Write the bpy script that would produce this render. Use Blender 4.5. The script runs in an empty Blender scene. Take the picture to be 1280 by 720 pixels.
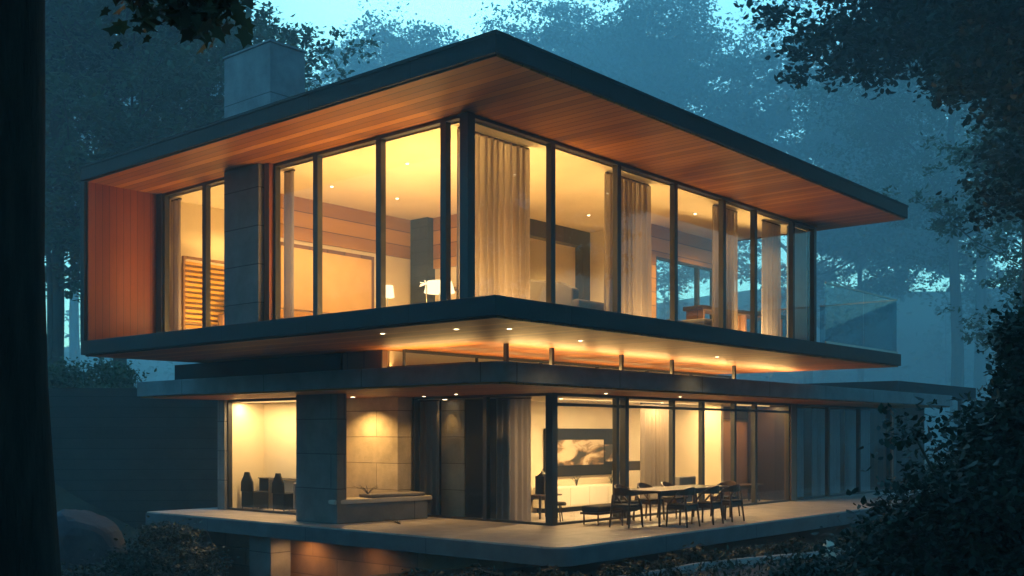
import bpy, math, random
import numpy as np
from mathutils import Vector, Matrix
PI = math.pi
rad = math.radians
sc = bpy.context.scene
col = sc.collection

# ------------------------------------------------------------------ materials
def nmat(name):
    m = bpy.data.materials.new(name); m.use_nodes = True
    nt = m.node_tree; nt.nodes.clear()
    return m, nt
def N(nt, t, **kw):
    n = nt.nodes.new(t)
    for k, v in kw.items():
        if k.startswith('_'): setattr(n, k[1:], v)
        else: n.inputs[k].default_value = v
    return n
def rgb(c): return (c[0], c[1], c[2], 1)
def surf(name, c1, c2=None, rough=.6, scale=3., detail=6, bump=.0, bscale=None, spec=.4, metal=0, stretch=(1, 1, 1), lo=.35, hi=.65):
    """plain procedural surface: two tones mixed by noise, with bump and roughness variation"""
    m, nt = nmat(name); L = nt.links.new
    out = N(nt, 'ShaderNodeOutputMaterial'); p = N(nt, 'ShaderNodeBsdfPrincipled')
    p.inputs['Metallic'].default_value = metal; p.inputs['Specular IOR Level'].default_value = spec
    L(p.outputs[0], out.inputs[0])
    tc = N(nt, 'ShaderNodeTexCoord'); mp = N(nt, 'ShaderNodeMapping'); mp.inputs['Scale'].default_value = stretch
    L(tc.outputs['Object'], mp.inputs[0])
    no = N(nt, 'ShaderNodeTexNoise', Scale=scale, Detail=detail, Roughness=.6); L(mp.outputs[0], no.inputs['Vector'])
    cr = N(nt, 'ShaderNodeValToRGB'); e = cr.color_ramp.elements
    e[0].position = lo; e[1].position = hi; e[0].color = rgb(c1); e[1].color = rgb(c2 or [x*.75 for x in c1])
    L(no.outputs['Fac'], cr.inputs[0]); L(cr.outputs[0], p.inputs['Base Color'])
    mr = N(nt, 'ShaderNodeMapRange'); mr.inputs['To Min'].default_value = max(.05, rough-.12); mr.inputs['To Max'].default_value = min(1, rough+.12)
    L(no.outputs['Fac'], mr.inputs['Value']); L(mr.outputs[0], p.inputs['Roughness'])
    if bump:
        n2 = N(nt, 'ShaderNodeTexNoise', Scale=bscale or scale*6, Detail=8, Roughness=.65); L(mp.outputs[0], n2.inputs['Vector'])
        b = N(nt, 'ShaderNodeBump', Strength=bump, Distance=.02); L(n2.outputs['Fac'], b.inputs['Height']); L(b.outputs[0], p.inputs['Normal'])
    return m
def wood(name, tones, plank=.14, axis='Y', rough=.42, gap=.05, spec=.45):
    """boards running along `axis`; each board has its own tone, grain and a thin dark joint"""
    m, nt = nmat(name); L = nt.links.new
    out = N(nt, 'ShaderNodeOutputMaterial'); p = N(nt, 'ShaderNodeBsdfPrincipled'); L(p.outputs[0], out.inputs[0])
    p.inputs['Specular IOR Level'].default_value = spec
    geo = N(nt, 'ShaderNodeNewGeometry'); sp = N(nt, 'ShaderNodeSeparateXYZ'); L(geo.outputs['Position'], sp.inputs[0])
    cross = {'Y': 'X', 'X': 'Y', 'Z': 'S', 'H': 'Z'}[axis]      # Z: vertical boards, H: horizontal boards on a wall
    if cross == 'S':
        ad = N(nt, 'ShaderNodeMath', _operation='ADD'); L(sp.outputs['X'], ad.inputs[0]); L(sp.outputs['Y'], ad.inputs[1]); cv = ad.outputs[0]
    else: cv = sp.outputs[cross]
    dv = N(nt, 'ShaderNodeMath', _operation='DIVIDE'); L(cv, dv.inputs[0]); dv.inputs[1].default_value = plank
    fl = N(nt, 'ShaderNodeMath', _operation='FLOOR'); L(dv.outputs[0], fl.inputs[0])
    fr = N(nt, 'ShaderNodeMath', _operation='FRACT'); L(dv.outputs[0], fr.inputs[0])
    wn = N(nt, 'ShaderNodeTexWhiteNoise', _noise_dimensions='1D'); L(fl.outputs[0], wn.inputs['W'])
    mp = N(nt, 'ShaderNodeMapping')
    s = {'Y': (9, .9, 9), 'X': (.9, 9, 9), 'Z': (9, 9, .9), 'H': (.9, .9, 9)}[axis]; mp.inputs['Scale'].default_value = s
    L(geo.outputs['Position'], mp.inputs[0])
    off = N(nt, 'ShaderNodeVectorMath', _operation='ADD'); L(mp.outputs[0], off.inputs[0])
    sc3 = N(nt, 'ShaderNodeVectorMath', _operation='SCALE'); sc3.inputs['Scale'].default_value = 37.; L(wn.outputs['Color'], sc3.inputs[0]); L(sc3.outputs[0], off.inputs[1])
    no = N(nt, 'ShaderNodeTexNoise', Scale=2.2, Detail=7, Roughness=.6, Distortion=.6); L(off.outputs[0], no.inputs['Vector'])
    mx = N(nt, 'ShaderNodeMath', _operation='MULTIPLY_ADD'); L(wn.outputs['Value'], mx.inputs[0]); mx.inputs[1].default_value = .6
    sb = N(nt, 'ShaderNodeMath', _operation='MULTIPLY'); L(no.outputs['Fac'], sb.inputs[0]); sb.inputs[1].default_value = .6; L(sb.outputs[0], mx.inputs[2])
    cr = N(nt, 'ShaderNodeValToRGB'); e = cr.color_ramp.elements
    e[0].position = .15; e[0].color = rgb(tones[0]); e[1].position = .85; e[1].color = rgb(tones[2])
    k = cr.color_ramp.elements.new(.5); k.color = rgb(tones[1]); L(mx.outputs[0], cr.inputs[0])
    # joint
    jm = N(nt, 'ShaderNodeMath', _operation='LESS_THAN'); L(fr.outputs[0], jm.inputs[0]); jm.inputs[1].default_value = gap
    mc = N(nt, 'ShaderNodeMix', _data_type='RGBA'); L(jm.outputs[0], mc.inputs[0]); L(cr.outputs[0], mc.inputs[6]); mc.inputs[7].default_value = rgb([x*.25 for x in tones[0]])
    L(mc.outputs[2], p.inputs['Base Color'])
    mr = N(nt, 'ShaderNodeMapRange'); mr.inputs['To Min'].default_value = rough-.1; mr.inputs['To Max'].default_value = rough+.15
    L(no.outputs['Fac'], mr.inputs['Value']); L(mr.outputs[0], p.inputs['Roughness'])
    iv = N(nt, 'ShaderNodeMath', _operation='MULTIPLY_ADD'); L(jm.outputs[0], iv.inputs[0]); iv.inputs[1].default_value = -1.; L(no.outputs['Fac'], iv.inputs[2])
    b = N(nt, 'ShaderNodeBump', Strength=.25, Distance=.004); L(iv.outputs[0], b.inputs['Height']); L(b.outputs[0], p.inputs['Normal'])
    return m
def courses(name, c1, c2, h=.62, w=2.2, rough=.75, joint=.35):
    """board-marked concrete / large stone slabs laid in courses"""
    m, nt = nmat(name); L = nt.links.new
    out = N(nt, 'ShaderNodeOutputMaterial'); p = N(nt, 'ShaderNodeBsdfPrincipled'); L(p.outputs[0], out.inputs[0])
    p.inputs['Specular IOR Level'].default_value = .3
    geo = N(nt, 'ShaderNodeNewGeometry'); sp = N(nt, 'ShaderNodeSeparateXYZ'); L(geo.outputs['Position'], sp.inputs[0])
    ad = N(nt, 'ShaderNodeMath', _operation='ADD'); L(sp.outputs['X'], ad.inputs[0]); L(sp.outputs['Y'], ad.inputs[1])
    cb = N(nt, 'ShaderNodeCombineXYZ'); L(ad.outputs[0], cb.inputs[0]); L(sp.outputs['Z'], cb.inputs[1])
    br = N(nt, 'ShaderNodeTexBrick'); br.inputs['Scale'].default_value = 1; br.inputs['Brick Width'].default_value = w; br.inputs['Row Height'].default_value = h
    br.inputs['Mortar Size'].default_value = .012; br.inputs['Mortar Smooth'].default_value = .3
    br.inputs['Color1'].default_value = rgb(c1); br.inputs['Color2'].default_value = rgb(c2); br.inputs['Mortar'].default_value = rgb([x*joint for x in c1])
    L(cb.outputs[0], br.inputs['Vector'])
    no = N(nt, 'ShaderNodeTexNoise', Scale=1.7, Detail=9, Roughness=.65); L(geo.outputs['Position'], no.inputs['Vector'])
    mr = N(nt, 'ShaderNodeMapRange'); mr.inputs['From Min'].default_value = .3; mr.inputs['From Max'].default_value = .7; mr.inputs['To Min'].default_value = .68; mr.inputs['To Max'].default_value = 1.15
    L(no.outputs['Fac'], mr.inputs['Value'])
    mu = N(nt, 'ShaderNodeVectorMath', _operation='SCALE'); L(br.outputs['Color'], mu.inputs[0]); L(mr.outputs[0], mu.inputs['Scale']); L(mu.outputs[0], p.inputs['Base Color'])
    p.inputs['Roughness'].default_value = rough
    n2 = N(nt, 'ShaderNodeTexNoise', Scale=22, Detail=8); L(geo.outputs['Position'], n2.inputs['Vector'])
    sm = N(nt, 'ShaderNodeMath', _operation='MULTIPLY_ADD'); L(br.outputs['Fac'], sm.inputs[0]); sm.inputs[1].default_value = -1.5; L(n2.outputs['Fac'], sm.inputs[2])
    b = N(nt, 'ShaderNodeBump', Strength=.5, Distance=.01); L(sm.outputs[0], b.inputs['Height']); L(b.outputs[0], p.inputs['Normal'])
    return m
def glass(name, tint=(.93, .96, .96), refl=1.0):
    m, nt = nmat(name); L = nt.links.new
    out = N(nt, 'ShaderNodeOutputMaterial'); t = N(nt, 'ShaderNodeBsdfTransparent'); t.inputs[0].default_value = rgb(tint)
    g = N(nt, 'ShaderNodeBsdfGlossy'); g.inputs['Roughness'].default_value = .02
    g.inputs['Color'].default_value = (refl, refl, refl, 1)
    fr = N(nt, 'ShaderNodeFresnel'); fr.inputs['IOR'].default_value = 1.45
    mx = N(nt, 'ShaderNodeMixShader'); L(fr.outputs[0], mx.inputs[0]); L(t.outputs[0], mx.inputs[1]); L(g.outputs[0], mx.inputs[2]); L(mx.outputs[0], out.inputs[0])
    return m
def cloth(name, c, c2, trans=.45, see=.15):
    m, nt = nmat(name); L = nt.links.new
    out = N(nt, 'ShaderNodeOutputMaterial')
    tc = N(nt, 'ShaderNodeTexCoord'); mp = N(nt, 'ShaderNodeMapping'); mp.inputs['Scale'].default_value = (60, 60, 3); L(tc.outputs['Object'], mp.inputs[0])
    no = N(nt, 'ShaderNodeTexNoise', Scale=1.2, Detail=5); L(mp.outputs[0], no.inputs['Vector'])
    cr = N(nt, 'ShaderNodeValToRGB'); e = cr.color_ramp.elements; e[0].position = .35; e[1].position = .65; e[0].color = rgb(c); e[1].color = rgb(c2); L(no.outputs['Fac'], cr.inputs[0])
    d = N(nt, 'ShaderNodeBsdfDiffuse'); tr = N(nt, 'ShaderNodeBsdfTranslucent'); tp = N(nt, 'ShaderNodeBsdfTransparent')
    L(cr.outputs[0], d.inputs[0]); L(cr.outputs[0], tr.inputs[0])
    m1 = N(nt, 'ShaderNodeMixShader'); m1.inputs[0].default_value = trans; L(d.outputs[0], m1.inputs[1]); L(tr.outputs[0], m1.inputs[2])
    m2 = N(nt, 'ShaderNodeMixShader'); m2.inputs[0].default_value = see; L(m1.outputs[0], m2.inputs[1]); L(tp.outputs[0], m2.inputs[2]); L(m2.outputs[0], out.inputs[0])
    return m
def leafmat(name, c1, c2, trans=.35, rough=.5):
    m, nt = nmat(name); L = nt.links.new
    out = N(nt, 'ShaderNodeOutputMaterial'); geo = N(nt, 'ShaderNodeNewGeometry')
    cr = N(nt, 'ShaderNodeValToRGB'); e = cr.color_ramp.elements; e[0].color = rgb(c1); e[1].color = rgb(c2); L(geo.outputs['Random Per Island'], cr.inputs[0])
    p = N(nt, 'ShaderNodeBsdfPrincipled'); p.inputs['Roughness'].default_value = rough; p.inputs['Specular IOR Level'].default_value = .35; L(cr.outputs[0], p.inputs['Base Color'])
    tr = N(nt, 'ShaderNodeBsdfTranslucent'); L(cr.outputs[0], tr.inputs[0])
    mx = N(nt, 'ShaderNodeMixShader'); mx.inputs[0].default_value = trans; L(p.outputs[0], mx.inputs[1]); L(tr.outputs[0], mx.inputs[2]); L(mx.outputs[0], out.inputs[0])
    return m
def lamp_mat(name, c, strength):
    m, nt = nmat(name); out = N(nt, 'ShaderNodeOutputMaterial'); e = N(nt, 'ShaderNodeEmission'); e.inputs[0].default_value = rgb(c); e.inputs[1].default_value = strength
    nt.links.new(e.outputs[0], out.inputs[0]); return m

WARM = (1.0, .60, .20)
WARMG = (1.0, .66, .29)
WARM2 = (1.0, .50, .17)
def pavers(name, c1, c2, w, h, rough, joint=.6):
    m = courses(name, c1, c2, h=h, w=w, rough=rough, joint=joint); nt = m.node_tree
    cb = [n for n in nt.nodes if n.bl_idname == 'ShaderNodeCombineXYZ'][0]; sp = [n for n in nt.nodes if n.bl_idname == 'ShaderNodeSeparateXYZ'][0]
    nt.links.new(sp.outputs['X'], cb.inputs[0]); nt.links.new(sp.outputs['Y'], cb.inputs[1]); return m
M = dict(
    fascia=courses('fascia_metal', (.014, .017, .020), (.019, .023, .027), h=60, w=2.4, rough=.6, joint=.3),
    fascia_pale=courses('fascia_concrete', (.17, .20, .215), (.20, .23, .245), h=60, w=3.1, rough=.7, joint=.35),
    roof_top=surf('roof_membrane', (.07, .075, .08), (.1, .105, .11), rough=.8),
    soffit=wood('soffit_boards', ((.15, .045, .005), (.25, .082, .010), (.37, .135, .020)), plank=.19, axis='Y', rough=.5, spec=.2, gap=.08),
    fin=wood('red_boards', ((.15, .030, .006), (.21, .043, .008), (.28, .062, .011)), plank=.16, axis='Z', rough=.5),
    band=wood('wall_boards', ((.28, .13, .018), (.38, .19, .028), (.46, .24, .04)), plank=.34, axis='H', rough=.45),
    dwood=wood('dark_joinery', ((.012, .007, .005), (.022, .012, .008), (.04, .021, .012)), plank=.6, axis='Z', rough=.35),
    mwood=wood('mid_joinery', ((.10, .045, .02), (.15, .07, .03), (.2, .1, .045)), plank=.5, axis='Z', rough=.45),
    floorw=wood('floor_boards', ((.20, .11, .055), (.28, .16, .08), (.36, .21, .11)), plank=.2, axis='X', rough=.35),
    deck=pavers('terrace_stone', (.45, .39, .35), (.38, .33, .30), 1.8, .9, .45, .55),
    deck_edge=courses('terrace_edge', (.08, .09, .1), (.1, .11, .118), h=60, w=3.6, rough=.7, joint=.4),
    plaster=surf('cream_plaster', (.72, .62, .45), (.66, .56, .40), rough=.85, scale=.8, bump=.03),
    plaster_w=surf('white_plaster', (.78, .72, .6), (.72, .66, .54), rough=.85, scale=.9, bump=.03),
    stone=courses('board_marked_concrete', (.15, .145, .14), (.19, .185, .18), h=.75, w=3.3),
    stone_w=courses('travertine_wall', (.5, .40, .27), (.58, .47, .32), h=.62, w=2.6, joint=.55),
    dstone=courses('rubble_wall', (.02, .022, .02), (.035, .038, .035), h=.3, w=.7, joint=.3),
    frame=surf('frame_metal', (.018, .017, .017), (.026, .025, .024), rough=.42, scale=5, spec=.5),
    dark=surf('black_panel', (.008, .008, .009), (.013, .013, .014), rough=.7, scale=3, spec=.15),
    glass=glass('window_glass'),
    glass_b=glass('balustrade_glass', (.50, .66, .70), 1.),
    sheer=cloth('sheer_curtain', (.33, .265, .215), (.28, .225, .185), trans=.42, see=.14),
    drape=cloth('grey_drape', (.42, .37, .36), (.38, .33, .32), trans=.35, see=.03),
    drape_b=cloth('blue_grey_drape', (.48, .52, .56), (.38, .42, .46), trans=.3, see=.02),
    chairwood=surf('walnut', (.06, .033, .02), (.10, .055, .033), rough=.4, scale=4, stretch=(1, 1, 6), bump=.05),
    fabric=surf('grey_fabric', (.16, .14, .13), (.21, .19, .175), rough=.95, scale=40, bump=.3),
    fabric_d=surf('dark_fabric', (.035, .03, .03), (.055, .048, .045), rough=.95, scale=40, bump=.3),
    metal=surf('brushed_metal', (.35, .33, .3), (.42, .4, .36), rough=.35, metal=1, scale=8),
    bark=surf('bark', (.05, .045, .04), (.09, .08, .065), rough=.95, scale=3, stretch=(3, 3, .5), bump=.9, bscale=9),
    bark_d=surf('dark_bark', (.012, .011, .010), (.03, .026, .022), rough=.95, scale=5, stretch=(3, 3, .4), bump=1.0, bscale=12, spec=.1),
    leaf=leafmat('forest_leaves', (.05, .085, .045), (.085, .13, .065)),
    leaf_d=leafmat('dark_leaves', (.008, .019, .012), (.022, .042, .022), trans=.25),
    leaf_b=leafmat('brown_green_leaves', (.05, .04, .018), (.07, .075, .03), trans=.4),
    leaf_p=leafmat('pale_leaves', (.25, .26, .17), (.60, .56, .45), trans=.4),
    chim=courses('chimney_concrete', (.30, .31, .32), (.33, .34, .35), h=1.05, w=90, rough=.8, joint=.5),
    under=courses('warm_rubble', (.16, .09, .05), (.22, .13, .07), h=.42, w=1.7, rough=.85, joint=.6),
    bounce_layer=surf('pale_bounce_layer', (.32, .31, .29), (.42, .41, .38), rough=.95, scale=18, bump=.6, bscale=60),
    rock=surf('rock', (.03, .036, .046), (.06, .068, .08), rough=.9, scale=2, bump=.8, bscale=7),
    path=surf('path_paving', (.085, .09, .095), (.12, .125, .13), rough=.8, scale=3, bump=.4, bscale=40),
    kerb=surf('kerb_concrete', (.34, .34, .33), (.42, .42, .41), rough=.8, scale=6, bump=.3),
    bulb=lamp_mat('lamp_glow', (1, .74, .4), 5.),
    shade_glow=lamp_mat('shade_glow', (1, .72, .36), 1.1),
    added_led=lamp_mat('added_led_glow', (1, .62, .25), 1.),
)

# ------------------------------------------------------------------ mesh helpers
class MB:
    def __init__(s): s.v = []; s.f = []; s.smooth = []
    def quad_faces(s, b, fs, sm=False):
        for f in fs: s.f.append(tuple(b+i for i in f)); s.smooth.append(sm)
    def box(s, x0, x1, y0, y1, z0, z1):
        b = len(s.v)
        s.v += [(x0, y0, z0), (x1, y0, z0), (x1, y1, z0), (x0, y1, z0), (x0, y0, z1), (x1, y0, z1), (x1, y1, z1), (x0, y1, z1)]
        s.quad_faces(b, [(0, 3, 2, 1), (4, 5, 6, 7), (0, 1, 5, 4), (1, 2, 6, 5), (2, 3, 7, 6), (3, 0, 4, 7)]); return s
    def bar(s, p, q, w, h):
        p = Vector(p); q = Vector(q); d = (q-p).normalized(); up = Vector((0, 0, 1)) if abs(d.z) < .9 else Vector((0, 1, 0))
        a = d.cross(up).normalized(); c = a.cross(d).normalized(); b = len(s.v)
        for o in (p, q):
            for i, j in ((-1, -1), (1, -1), (1, 1), (-1, 1)): s.v.append(tuple(o+a*i*w/2+c*j*h/2))
        s.quad_faces(b, [(0, 1, 2, 3), (7, 6, 5, 4), (0, 4, 5, 1), (1, 5, 6, 2), (2, 6, 7, 3), (3, 7, 4, 0)]); return s
    def prism(s, poly, z0, z1):
        b = len(s.v); n = len(poly)
        s.v += [(x, y, z0) for x, y in poly]+[(x, y, z1) for x, y in poly]
        s.f.append(tuple(b+i for i in range(n-1, -1, -1))); s.f.append(tuple(b+n+i for i in range(n))); s.smooth += [False, False]
        for i in range(n): j = (i+1) % n; s.f.append((b+i, b+j, b+n+j, b+n+i)); s.smooth.append(False)
        return s
    def tube(s, pts, n=8, cap=True):
        b = len(s.v); rings = []
        prev = None
        for k, (p, r) in enumerate(pts):
            p = Vector(p); q = Vector(pts[min(k+1, len(pts)-1)][0]); o = Vector(pts[max(k-1, 0)][0]); d = (q-o).normalized() if (q-o).length > 1e-6 else Vector((0, 0, 1))
            a = prev if prev is not None else (Vector((1, 0, 0)) if abs(d.x) < .8 else Vector((0, 1, 0)))
            a = (a-d*a.dot(d)).normalized(); prev = a; c = d.cross(a)
            for i in range(n):
                t = 2*PI*i/n; s.v.append(tuple(p+(a*math.cos(t)+c*math.sin(t))*r))
        for k in range(len(pts)-1):
            for i in range(n):
                j = (i+1) % n; s.f.append((b+k*n+i, b+k*n+j, b+(k+1)*n+j, b+(k+1)*n+i)); s.smooth.append(True)
        if cap:
            s.f.append(tuple(b+i for i in range(n-1, -1, -1))); e = b+(len(pts)-1)*n; s.f.append(tuple(e+i for i in range(n))); s.smooth += [False, False]
        return s
    def lathe(s, prof, c=(0, 0, 0), n=20):
        return s.tube([((c[0], c[1], c[2]+z), max(r, .0005)) for r, z in prof], n)
    def mesh(s, name):
        me = bpy.data.meshes.new(name); me.from_pydata(s.v, [], s.f); me.polygons.foreach_set('use_smooth', s.smooth); me.update(); return me
def link(name, me, mat=None, parent=None, world=True, bevel=0):
    o = bpy.data.objects.new(name, me); col.objects.link(o)
    if mat is not None and hasattr(me, 'materials') and not me.materials: me.materials.append(mat)
    if parent is not None:
        o.parent = parent
        if world: o.matrix_parent_inverse = WM[parent].inverted()
    WM[o] = Matrix.Identity(4) if (parent is None or world) else WM[parent].copy()
    if bevel:
        b = o.modifiers.new('bevel', 'BEVEL'); b.width = bevel; b.segments = 2; b.limit_method = 'ANGLE'
    return o
WM = {}
def tag(o, label=None, cat=None, group=None, kind=None):
    for k, v in (('label', label), ('category', cat), ('group', group), ('kind', kind)):
        if v: o[k] = v
    return o
def empty(name, loc, rz=0, label=None, cat=None, group=None):
    o = bpy.data.objects.new(name, None); col.objects.link(o); o.location = loc; o.rotation_euler = (0, 0, rz); o.empty_display_size = .2
    WM[o] = Matrix.Translation(loc) @ Matrix.Rotation(rz, 4, 'Z')
    return tag(o, label, cat, group)
def part(name, mb, mat, parent, world=False, bevel=0, label=None):
    o = link(name, mb.mesh(name), mat, parent, world, bevel)
    if label: o['label'] = label
    return o
def copy_tree(root, loc, rz=None, label=None, scale=None):
    kids = [(root, None)]; new = {}
    def rec(o, par):
        c = o.copy(); col.objects.link(c); c.parent = par
        if par is not None: c.matrix_parent_inverse = o.matrix_parent_inverse.copy()
        for ch in CH(o): rec(ch, c)
        return c
    r = rec(root, None); r.location = loc
    if rz is not None: r.rotation_euler = (0, 0, rz)
    if scale: r.scale = scale
    if label: r['label'] = label
    return r
def CH(o): return [c for c in bpy.data.objects if c.parent is o or c.parent == o]
def bx(*a): return MB().box(*a)
def light(name, kind, loc, power, color=WARM, size=.05, parent=None, spot=None, blend=.6, rot=None, sy=None):
    l = bpy.data.lights.new(name, kind); l.energy = power*.54; l.color = color
    if kind in ('POINT', 'SPOT'): l.shadow_soft_size = size
    if kind == 'SPOT': l.spot_size = rad(spot or 100); l.spot_blend = blend
    if kind == 'AREA':
        l.size = size
        if sy: l.shape = 'RECTANGLE'; l.size_y = sy
    o = bpy.data.objects.new(name, l); col.objects.link(o); o.location = loc
    if rot: o.rotation_euler = rot
    if parent is not None:
        o.parent = parent; o.matrix_parent_inverse = WM[parent].inverted()
    return o

# ------------------------------------------------------------------ camera, world, sun
CZ = 1.94
AZ = math.atan2(.6535, .7567)
cam_d = bpy.data.cameras.new('camera'); cam = bpy.data.objects.new('camera', cam_d); col.objects.link(cam)
cam_d.sensor_width = 36; cam_d.lens = 1345/1280*36; cam_d.shift_y = (542-360)/1280; cam_d.clip_end = 1500; cam_d.clip_start = .05
cam.location = (0, 0, CZ); cam.rotation_euler = (rad(90), 0, AZ-rad(90)); sc.camera = cam
FW = (math.cos(AZ), math.sin(AZ)); RT = (math.sin(AZ), -math.cos(AZ))
def gp(fwd, side): return (FW[0]*fwd+RT[0]*side, FW[1]*fwd+RT[1]*side)   # metres ahead of / beside the viewpoint

SUN_EL, SUN_AZ = 24., 44.
w = bpy.data.worlds.new('World'); sc.world = w; w.use_nodes = True; nt = w.node_tree; nt.nodes.clear()
sky = nt.nodes.new('ShaderNodeTexSky'); sky.sky_type = 'NISHITA'; sky.sun_disc = False; sky.sun_elevation = rad(SUN_EL); sky.sun_rotation = rad(90-SUN_AZ)
sky.altitude = 100; sky.air_density = 1.6; sky.dust_density = .6; sky.ozone_density = 3.
tint = nt.nodes.new('ShaderNodeMix'); tint.data_type = 'RGBA'; tint.blend_type = 'MULTIPLY'; tint.inputs[0].default_value = 1; tint.inputs[7].default_value = (.32, .82, .94, 1)
bg = nt.nodes.new('ShaderNodeBackground'); bg.inputs[1].default_value = .15; wo = nt.nodes.new('ShaderNodeOutputWorld')
nt.links.new(sky.outputs[0], tint.inputs[6]); nt.links.new(tint.outputs[2], bg.inputs[0]); nt.links.new(bg.outputs[0], wo.inputs[0])
sl = bpy.data.lights.new('sun', 'SUN'); sl.energy = .06; sl.angle = rad(25); sl.color = (.75, .9, 1)
so = bpy.data.objects.new('sun', sl); col.objects.link(so); so.rotation_euler = (rad(90-30), 0, rad(SUN_AZ-90+180-180))
so.rotation_euler = (rad(90-SUN_EL), 0, rad(SUN_AZ+90))
sc.view_settings.view_transform = 'Standard'; sc.view_settings.look = 'None'; sc.view_settings.gamma = 1; sc.view_settings.exposure = 1.22; sc.view_settings.use_curve_mapping = False
cy = sc.cycles
sc.render.engine = 'CYCLES'
cy.use_denoising = True; cy.max_bounces = 7; cy.diffuse_bounces = 4; cy.glossy_bounces = 3; cy.transmission_bounces = 4; cy.transparent_max_bounces = 16; cy.volume_bounces = 3
cy.sample_clamp_indirect = 6; cy.use_adaptive_sampling = True; cy.adaptive_threshold = .02; cy.caustics_reflective = False; cy.caustics_refractive = False

# ------------------------------------------------------------------ terrain
def ss(a, b, x): t = min(1, max(0, (x-a)/(b-a))); return t*t*(3-2*t)
def gz(x, y):
    dep = x*FW[0]+y*FW[1]; lat = x*RT[0]+y*RT[1]
    z = .30-.75*ss(1, 17, dep)
    z -= .95*ss(-2., 6., y-x)*ss(6, 16, dep)
    z += 4.6*ss(26.5, 34, y)*ss(60, 20, x)
    z += .06*math.sin(x*.7+1)*math.cos(y*.6)+.04*math.sin(x*1.9)*math.sin(y*1.7)
    z -= .25*ss(12, 14.5, x)*ss(9.5, 12, y)
    z -= 0
    return z
def grid():
    b = MB(); xs = np.concatenate([np.linspace(-390, -12, 26), np.linspace(-10, 50, 90), np.linspace(54, 420, 26)])
    ys = np.concatenate([np.linspace(-390, -12, 26), np.linspace(-10, 50, 90), np.linspace(54, 420, 26)])
    for y in ys:
        for x in xs: b.v.append((x, y, gz(x, y)))
    n = len(xs)
    for j in range(len(ys)-1):
        for i in range(n-1): b.f.append((j*n+i, j*n+i+1, (j+1)*n+i+1, (j+1)*n+i)); b.smooth.append(True)
    return b
tag(link('ground', grid().mesh('ground'), surf('forest_floor', (.03, .032, .022), (.06, .055, .035), rough=.95, scale=1.5, bump=.8, bscale=12)), kind='structure')

# ------------------------------------------------------------------ THE HOUSE
H = empty('modern_house', (14.3, 11.3, -.33), label='two storey timber and glass house with lit rooms and deep flat roofs', cat='house')
def hp(name, mb, mat, parent=None, bevel=0, label=None): return part(name, mb, mat, parent or H, True, bevel, label)
GX, GY = 17.72, 14.2      # ground floor glass planes
UX, UY = 12.91, 12.12     # upper floor glass planes
RX0, RX1, RY0, RY1 = 11.16, 26.4, 9.93, 21.6
F2, C2 = 3.87, 7.2
WX = 22.3                 # where the upper volume narrows to the wing
WY = 14.75
def ell(x0, x1, y0, y1, xc, yc): return [(x0, y0), (x1, y0), (x1, yc), (xc, yc), (xc, y1), (x0, y1)]
def arc(cx, cy, r, a0, a1, n=8): return [(cx+r*math.cos(a0+(a1-a0)*i/n), cy+r*math.sin(a0+(a1-a0)*i/n)) for i in range(n+1)]
# upper roof
rf = hp('upper_roof', MB().prism(ell(RX0, RX1, RY0, RY1, 24.4, 16.2), 7.235, 7.54), M['fascia'], bevel=.012)
hp('soffit', MB().prism(ell(RX0+.05, RX1-.05, RY0+.05, RY1-.05, 24.35, 16.15), 7.205, 7.233), M['soffit'], rf, label='warm timber boarded underside of the roof')
hp('roof_covering', MB().prism(ell(RX0+.15, RX1-.15, RY0+.15, RY1-.15, 24.25, 16.05), 7.54, 7.56), M['roof_top'], rf)
hp('flashing', MB().prism(ell(RX0-.015, RX1+.015, RY0-.015, RY1+.015, 24.42, 16.22), 7.50, 7.548), M['fascia'], rf)
# chimney: right face along X, left face along Y
ch = hp('chimney', bx(12.4, 13.22, 16.74, 18.24, 7.56, 9.35), M['chim'], rf, bevel=.01)
hp('chimney_cap', bx(12.38, 13.27, 16.72, 18.26, 9.353, 9.39), M['chim'], rf)
# ceiling inside
hp('upper_ceiling', MB().prism(ell(UX+.09, 25.74, UY+.09, RY1-.3, WX+2., WY+.1), 7.12, 7.203), M['plaster'], label='cream plaster ceiling of the upper rooms')
# upper slab
us = hp('upper_floor_slab', MB().prism(ell(RX0-.02, 25.97, RY0, RY1-.05, 24.4, 16.2), 3.585, F2), M['fascia'], bevel=.012)
hp('soffit', MB().prism(ell(RX0+.05, 25.9, RY0+.05, RY1-.12, 24.35, 16.15), 3.555, 3.583), M['soffit'], us)
hp('floor_boards', MB().prism(ell(UX+.1, 25.74, UY+.1, RY1-.3, WX+2., WY+.1), F2, F2+.02), M['floorw'], us)
# left end wall (dark outside, red boards inside)
ew = hp('end_wall', bx(RX0, 15.0, 21.44, RY1, F2, 7.205), M['fascia'])
hp('wall_boards', bx(RX0+.07, UX+.0, 21.41, 21.437, F2, 7.204), M['fin'], ew, label='red brown vertical boards lining the deep reveal')
hp('back_wall', bx(13.05, 24.3, 21.3, 21.5, F2, 7.2), M['plaster'])
# upper stone pier outside the glass
hp('stone_pier', bx(12.62, 12.98, 17.42, 18.57, F2, 7.204), M['stone'], bevel=.01, label='grey concrete pier between the upper windows')
hp('timber_jamb', bx(12.75, 13.0, 17.25, 17.417, F2, 7.203), M['fin'])

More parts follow.
